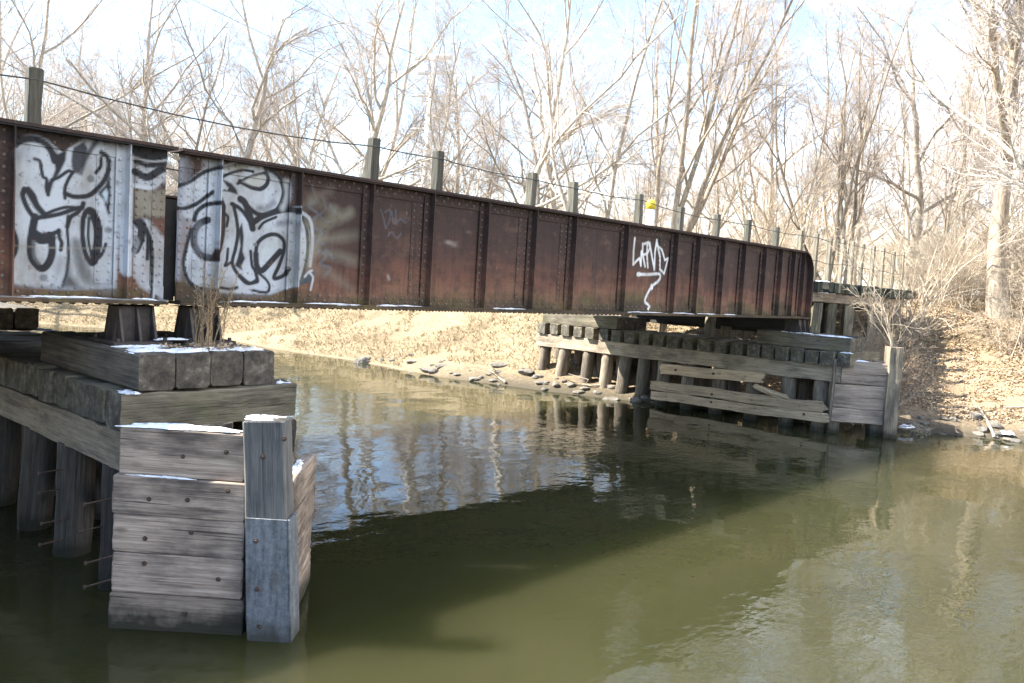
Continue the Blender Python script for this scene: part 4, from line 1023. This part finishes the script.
for u, d, k, sc_, lab in ((868, 21.2, 4, .9, 'tangled brown branches drooping between the pier nose and the trestle'), (872, 22.6, 0, .75, 'pale arching brush hanging over the trestle ties'), (882, 24.5, 0, .8, 'loose arching brush behind the far pier corner post'), (958, 28.5, 3, .75, 'upright pale brush left of the thick trunked tree'), (940, 30, 0, .8, 'arching pale brush above the striped shadows on the bank'), (990, 29, 0, .7, 'arching pale brush in front of the thick trunked tree'), (1022, 25, 0, .9, 'arching pale brush at the right picture edge'), (915, 26, 3, .8, 'upright pale brush at the end of the trestle railing')):
    x, y = at(u, d); shrub(k, x, y, lab, 'leafless shrubs on the right bank', sc_)
for i in range(26):
    u = rgs.uniform(900, 1140); x, y = at(u, rgs.uniform(30, 44))
    shrub(rgs.choice((0, 1, 3, 3)), x, y, 'pale leafless shrub on the crest of the right bank', 'leafless shrubs on the right bank', rgs.uniform(.55, 1.0))
for i in range(24):
    u = rgs.uniform(-60, 820); x, y = at(u, rgs.uniform(32, 56))
    if ground_z(x, y) < 1.8: x, y = x*1.3, y*1.3
    if ground_z(x, y) < 1.8: continue
    shrub(rgs.choice((1, 3, 3)), x, y, 'pale leafless brush among the trees behind the girder', 'leafless brush behind the girder', rgs.uniform(.8, 1.4))
# far-off brush, one mass
sa, sb = SH[3]; V1 = np.zeros(len(sa.vertices)*3, np.float32); sa.vertices.foreach_get('co', V1); V1 = V1.reshape(-1, 3)
F1 = np.zeros(len(sa.polygons)*4, np.int32); sa.loops.foreach_get('vertex_index', F1); F1 = F1.reshape(-1, 4)
V2 = np.zeros(len(sb.vertices)*3, np.float32); sb.vertices.foreach_get('co', V2); V2 = V2.reshape(-1, 3); F2 = np.zeros(len(sb.polygons)*4, np.int32); sb.loops.foreach_get('vertex_index', F2); F2 = F2.reshape(-1, 4)
V1, F1 = join([(V1, F1), (V2, F2)]); parts = []
for i in range(60):
    u = -80+1220*(i+rgs.random())/60; x, y = at(u, rgs.uniform(66, 120)); z = float(ground_z(x, y))
    if z < 1.5: x, y = x*1.5, y*1.5; z = float(ground_z(x, y))
    a = rgs.uniform(0, 6.28); s = rgs.uniform(1.3, 2.4); R2_ = np.array([[math.cos(a), -math.sin(a), 0], [math.sin(a), math.cos(a), 0], [0, 0, 1]])
    parts.append(((V1*s) @ R2_.T+np.array([x, y, z]), F1))
tag(link('distant_brush', fast_mesh('distant_brush', *join(parts)), M['shrubtwig']), 'far off mass of leafless brush beyond the trees', 'brush', kind='stuff')

# pale sapling standing behind the far pier nose
sx_, sy_ = at(906, 21.0)
t = thing('sapling', (sx_, sy_, float(ground_z(sx_, sy_))), 'pale smooth sapling stem rising behind the far pier corner post', 'sapling')
rg = np.random.default_rng(77)
P0, R0 = grow(rg, np.array([[0,0,-.2]]), np.array([[-.10,.06,1.]]), np.array([4.2]), np.array([.042]), 12, .07, .0, .25)
P1, R1, L1 = children(rg, P0, R0, np.array([4.2]), 12, .3, 1, .3, .8, .42, .45, 8, .15, -.02, .005)
P2, R2, L2 = children(rg, P1, R1, L1, 7, .2, 1, .3, .9, .5, .7, 5, .2, 0, .004); P3, R3, L3 = children(rg, P2, R2, L2, 5, .2, 1, .3, .9, .5, .7, 4, .2, 0, .003)
me = fast_mesh('trunk', *tubes(P0, R0, 8)); smooth(me); link('trunk', me, M['shrubtwig'], t); link('twigs', fast_mesh('twigs', *join([tubes(P1, R1, 4), tubes(P2, R2, 3), tubes(P3, R3, 3)])), M['shrubtwig'], t)

# dry weed on the near pier
wd = thing('dry_weed', (3.68, 7.12, H-.75), 'tall dry brown weed stalks growing at the girder joint on the near pier', 'weed')
rg = np.random.default_rng(5)
ns = 24
st = np.stack([rg.normal(0, .07, ns), rg.normal(0, .06, ns), np.zeros(ns)], -1); d = np.stack([rg.normal(0, .10, ns), rg.normal(0, .10, ns), np.ones(ns)], -1); d /= np.linalg.norm(d, axis=1, keepdims=True)
L0 = rg.uniform(.3, .82, ns); P0, R0 = grow(rg, st, d, L0, np.full(ns, .0038), 8, .07, .0, .5)
P1, R1, L1 = children(rg, P0, R0, L0, 9, .45, 1, .3, .8, .2, .7, 4, .15, .03, .0018); P2, R2, L2 = children(rg, P1, R1, L1, 5, .2, 1, .4, 1.1, .4, .8, 3, .2, 0, .0016)
link('stalk', fast_mesh('stalk', *tubes(P0, R0, 5)), M['weed'], wd); link('seed_heads', fast_mesh('seed_heads', *join([tubes(P1, R1, 3), tubes(P2, R2*1.4, 3)])), M['weed'], wd)

# ------------------------------------------------------------------ leaves and grass on the ground
def scatter_quads(n, xr, yr, size, rg, zoff=.01, keep=None, zfun=ground_z):
    x = rg.uniform(*xr, n*2); y = rg.uniform(*yr, n*2); ok = np.ones(len(x), bool) if keep is None else keep(x, y); x, y = x[ok][:n], y[ok][:n]
    z = zfun(x, y)+zoff; k = len(x); s = size*rg.uniform(.6, 1.3, k); a = rg.uniform(0, 6.28, k)
    t1 = np.stack([np.cos(a), np.sin(a), rg.normal(0, .45, k)], -1)*s[:,None]; t2 = np.stack([-np.sin(a), np.cos(a), rg.normal(0, .45, k)], -1)*s[:,None]*.65
    c = np.stack([x, y, z+s*.25], -1)
    V = np.stack([c-t1, c-t2*.9, c+t1, c+t2*.9], 1).reshape(-1, 3); V[1::4,2] += s*.15; V[3::4,2] += s*.15
    return V, np.arange(4*k).reshape(-1, 4)
rg = np.random.default_rng(21)
V, F = scatter_quads(95000, (18, 32), (-4, 15), .032, rg, keep=lambda x, y: (ground_z(x, y) > .28) & (fbm(x, y, 2.3)+.6*fbm(x+3, y, 5.1) > -.55))
tag(link('leaf_litter', fast_mesh('leaf_litter', V, F), M['leaf']), 'brown fallen leaves carpeting the right bank', 'leaves', kind='stuff')
V, F = scatter_quads(260, (3.2, 4.1), (6.8, 7.35), .022, rg, .012, keep=lambda x, y: (np.hypot(x-3.68, (y-7.1)*1.2) < .15+.3*np.random.default_rng(1).random(len(x))), zfun=lambda x, y: np.full(len(x), H-.745))
tag(link('pier_litter', fast_mesh('pier_litter', V, F), M['leaf']), 'brown leaf scraps around the weed on the near pier', 'leaves', kind='stuff')
def blades(n, xr, yr, hgt, rg, keep):
    x = rg.uniform(*xr, n*2); y = rg.uniform(*yr, n*2); ok = keep(x, y); x, y = x[ok][:n], y[ok][:n]; k = len(x); z = ground_z(x, y)
    a = rg.uniform(0, 6.28, k); h = hgt*rg.uniform(.4, 1.3, k); w = rg.uniform(.008, .02, k)
    lx, ly = rg.normal(-.1, .6, k)*h, rg.normal(-.1, .6, k)*h
    V = np.stack([np.stack([x-np.cos(a)*w, y-np.sin(a)*w, z-.02], -1), np.stack([x+np.cos(a)*w, y+np.sin(a)*w, z-.02], -1), np.stack([x+lx, y+ly, z+h*.7], -1)], 1).reshape(-1, 3)
    return V, np.arange(3*k).reshape(-1, 3)
V, F = blades(110000, (5, 30), (13, 45), .12, rg, lambda x, y: (ground_z(x, y) > np.where(y > 18, .04, .35)) & (ground_z(x, y) < 3.1) & (fbm(x, y, .9) > -.35))
tag(link('dry_grass', fast_mesh('dry_grass', V, F), M['straw']), 'flattened pale dry grass on the upstream bank', 'grass', kind='stuff')
V, F = blades(9000, (19, 32), (-3, 8), .25, rg, lambda x, y: (ground_z(x, y) > 1.6) & (fbm(x, y, 1.1) > .1))
tag(link('crest_grass', fast_mesh('crest_grass', V, F), M['straw']), 'dry grass tufts along the crest of the right bank', 'grass', kind='stuff')

# ------------------------------------------------------------------ stones along the water's edge
def rock_mesh(seed):
    rg = np.random.default_rng(seed); nu, nv = 12, 8; V = [(0,0,-1.)]
    ph = rg.uniform(0, 6, 9); ax = rg.standard_normal((5, 3)); ax /= np.linalg.norm(ax, axis=1, keepdims=True); cut = rg.uniform(.55, .85, 5)
    def bump_(p):
        p = np.array(p); 
        for a, c in zip(ax, cut):
            q = p@a
            if q > c: p = p-a*(q-c)
        return p+.05*np.sin(p[[1,2,0]]*5+ph[:3])
    V = [bump_((0,0,-1))]+[bump_((math.cos(2*math.pi*j/nu)*math.cos(t), math.sin(2*math.pi*j/nu)*math.cos(t), math.sin(t))) for t in np.linspace(-1.3, 1.3, nv) for j in range(nu)]+[bump_((0,0,1))]
    F = [(0, 1+(j+1) % nu, 1+j) for j in range(nu)]+[(1+i*nu+j, 1+i*nu+(j+1) % nu, 1+(i+1)*nu+(j+1) % nu, 1+(i+1)*nu+j) for i in range(nv-1) for j in range(nu)]+[(len(V)-1, 1+(nv-1)*nu+j, 1+(nv-1)*nu+(j+1) % nu) for j in range(nu)]
    me = bpy.data.meshes.new('rock'); me.from_pydata([tuple(v) for v in V], [], F); me.update(); me.materials.append(M['rock']); return me
RM = [rock_mesh(i) for i in range(5)]
def rock(x, y, s, lab, grp):
    o = bpy.data.objects.new('rock', RM[rgs.randrange(5)]); C.objects.link(o)
    o.location = (x, y, float(ground_z(x, y))+s*.04); o.scale = (s*rgs.uniform(.8, 1.5), s*rgs.uniform(.7, 1.3), s*rgs.uniform(.35, .8)); o.rotation_euler = (0, 0, rgs.uniform(0, 6.28))
    tag(o, lab, 'rock', grp)
for i in range(70):
    y = rgs.uniform(10.5, 18.5) if i < 62 else rgs.uniform(18, 21); x = float(Xw(y))+rgs.gauss(.35, .4)
    rock(x, y, rgs.choice((.05, .07, .09, .12, .15, .24)), 'grey stone at the water edge left of the far pier', 'stones along the water left of the far pier')
for i in range(30):
    y = rgs.uniform(2.0, 5.9); x = float(Xw(y))+rgs.gauss(.4, .4)
    rock(x, y, rgs.choice((.05, .06, .07, .09, .12, .15)), 'grey stone at the water edge right of the far pier', 'stones along the water right of the far pier')

for x, y, ln, a, lab in ((20.9, 4.6, 1.5, .5, 'short broken branch lying on the leaves right of the far pier'), (22.3, 3.6, 2.1, 2.3, 'long fallen branch lying high on the leafy bank'), (17.2, 12.9, 1.4, 2.0, 'driftwood stick caught at the foot of the back piles'), (16.5, 15.6, 1.2, 1.2, 'driftwood stick on the mud left of the far pier')):
    rg = np.random.default_rng(int(x*100)); n = 9; b = MB(); pts = []
    for i in range(n):
        px2, py2 = x+math.cos(a)*ln*(i/(n-1)-.5)+rg.normal(0, .02), y+math.sin(a)*ln*(i/(n-1)-.5)+rg.normal(0, .02); pts.append((px2, py2, max(float(ground_z(px2, py2)), 0)+.045))
    b.tube(pts, [.035*(1-.07*i) for i in range(n)], 7)
    for i in (3, 5, 6): q = Vector(pts[i]); b.tube([q, q+Vector((rg.normal(0, .2), rg.normal(0, .2), .12)), q+Vector((rg.normal(0, .35), rg.normal(0, .35), .2))], [.014, .01, .005], 5)
    o = b.build('fallen_branch', M['bark2'], None, True); tag(o, lab, 'branch')
# ------------------------------------------------------------------ utility pole, marker post
dx, dy = pix_dir(421); D_ = 44
px_, py_ = dx*D_, dy*D_; gz = float(ground_z(px_, py_))
up_ = thing('utility_pole', (px_, py_, gz), 'white utility pole with three crossarms among the bare trees', 'utility pole')
top = H+D_*(288-66)/830*.98
b = MB(); b.tube([(px_, py_, gz-.3), (px_, py_, top)], [.26, .2], 10); b.build('shaft', M['whitepole'], up_, True)
ax_ = Vector((-dy, dx, 0))*-1
for z_, l0, l1, w in ((top-.25, -.9, 1.0, .3), (top-1.0+.0, -.7, 1.3, .22), (top-2.2, -1.0, 1.2, .14), (top-3.9, -1.0, 1.1, .14)):
    b = MB(); p = Vector((px_, py_, z_)); p0 = p+ax_*l0; p1 = p+ax_*l1+Vector((0,0,.22))
    b.tube([p0, p1], w/2, 6); b.build('crossarm', M['whitepole'], up_)
b = MB()
for k, zz in enumerate((top-.1, top-2.1)):
    p0 = Vector((px_, py_, zz))+ax_*-.8; p1 = Vector(at(-160, 46)+(H+22-k*3,))
    b.tube([p0.lerp(p1, i/14)-Vector((0,0,4*1.2*(i/14)*(1-i/14))) for i in range(15)], .016, 4)
b.build('wire', M['wire'], up_)

mx_, my_ = at(645, 24.5); gz = float(ground_z(mx_, my_))
mk = thing('marker_post', (mx_, my_, gz), 'white marker post with a yellow cap showing above the girder', 'marker post')
zt = H+24.5*(291.5-202)/830
b = MB(); b.tube([(mx_, my_, gz-.2), (mx_, my_, zt-.26)], .13, 14); b.build('shaft', M['whitepole'], mk, True)
b = MB(); b.tube([(mx_, my_, zt-.265), (mx_, my_, zt-.05), (mx_, my_, zt)], [.14, .14, .08], 14); b.build('cap', M['yellow'], mk, True)
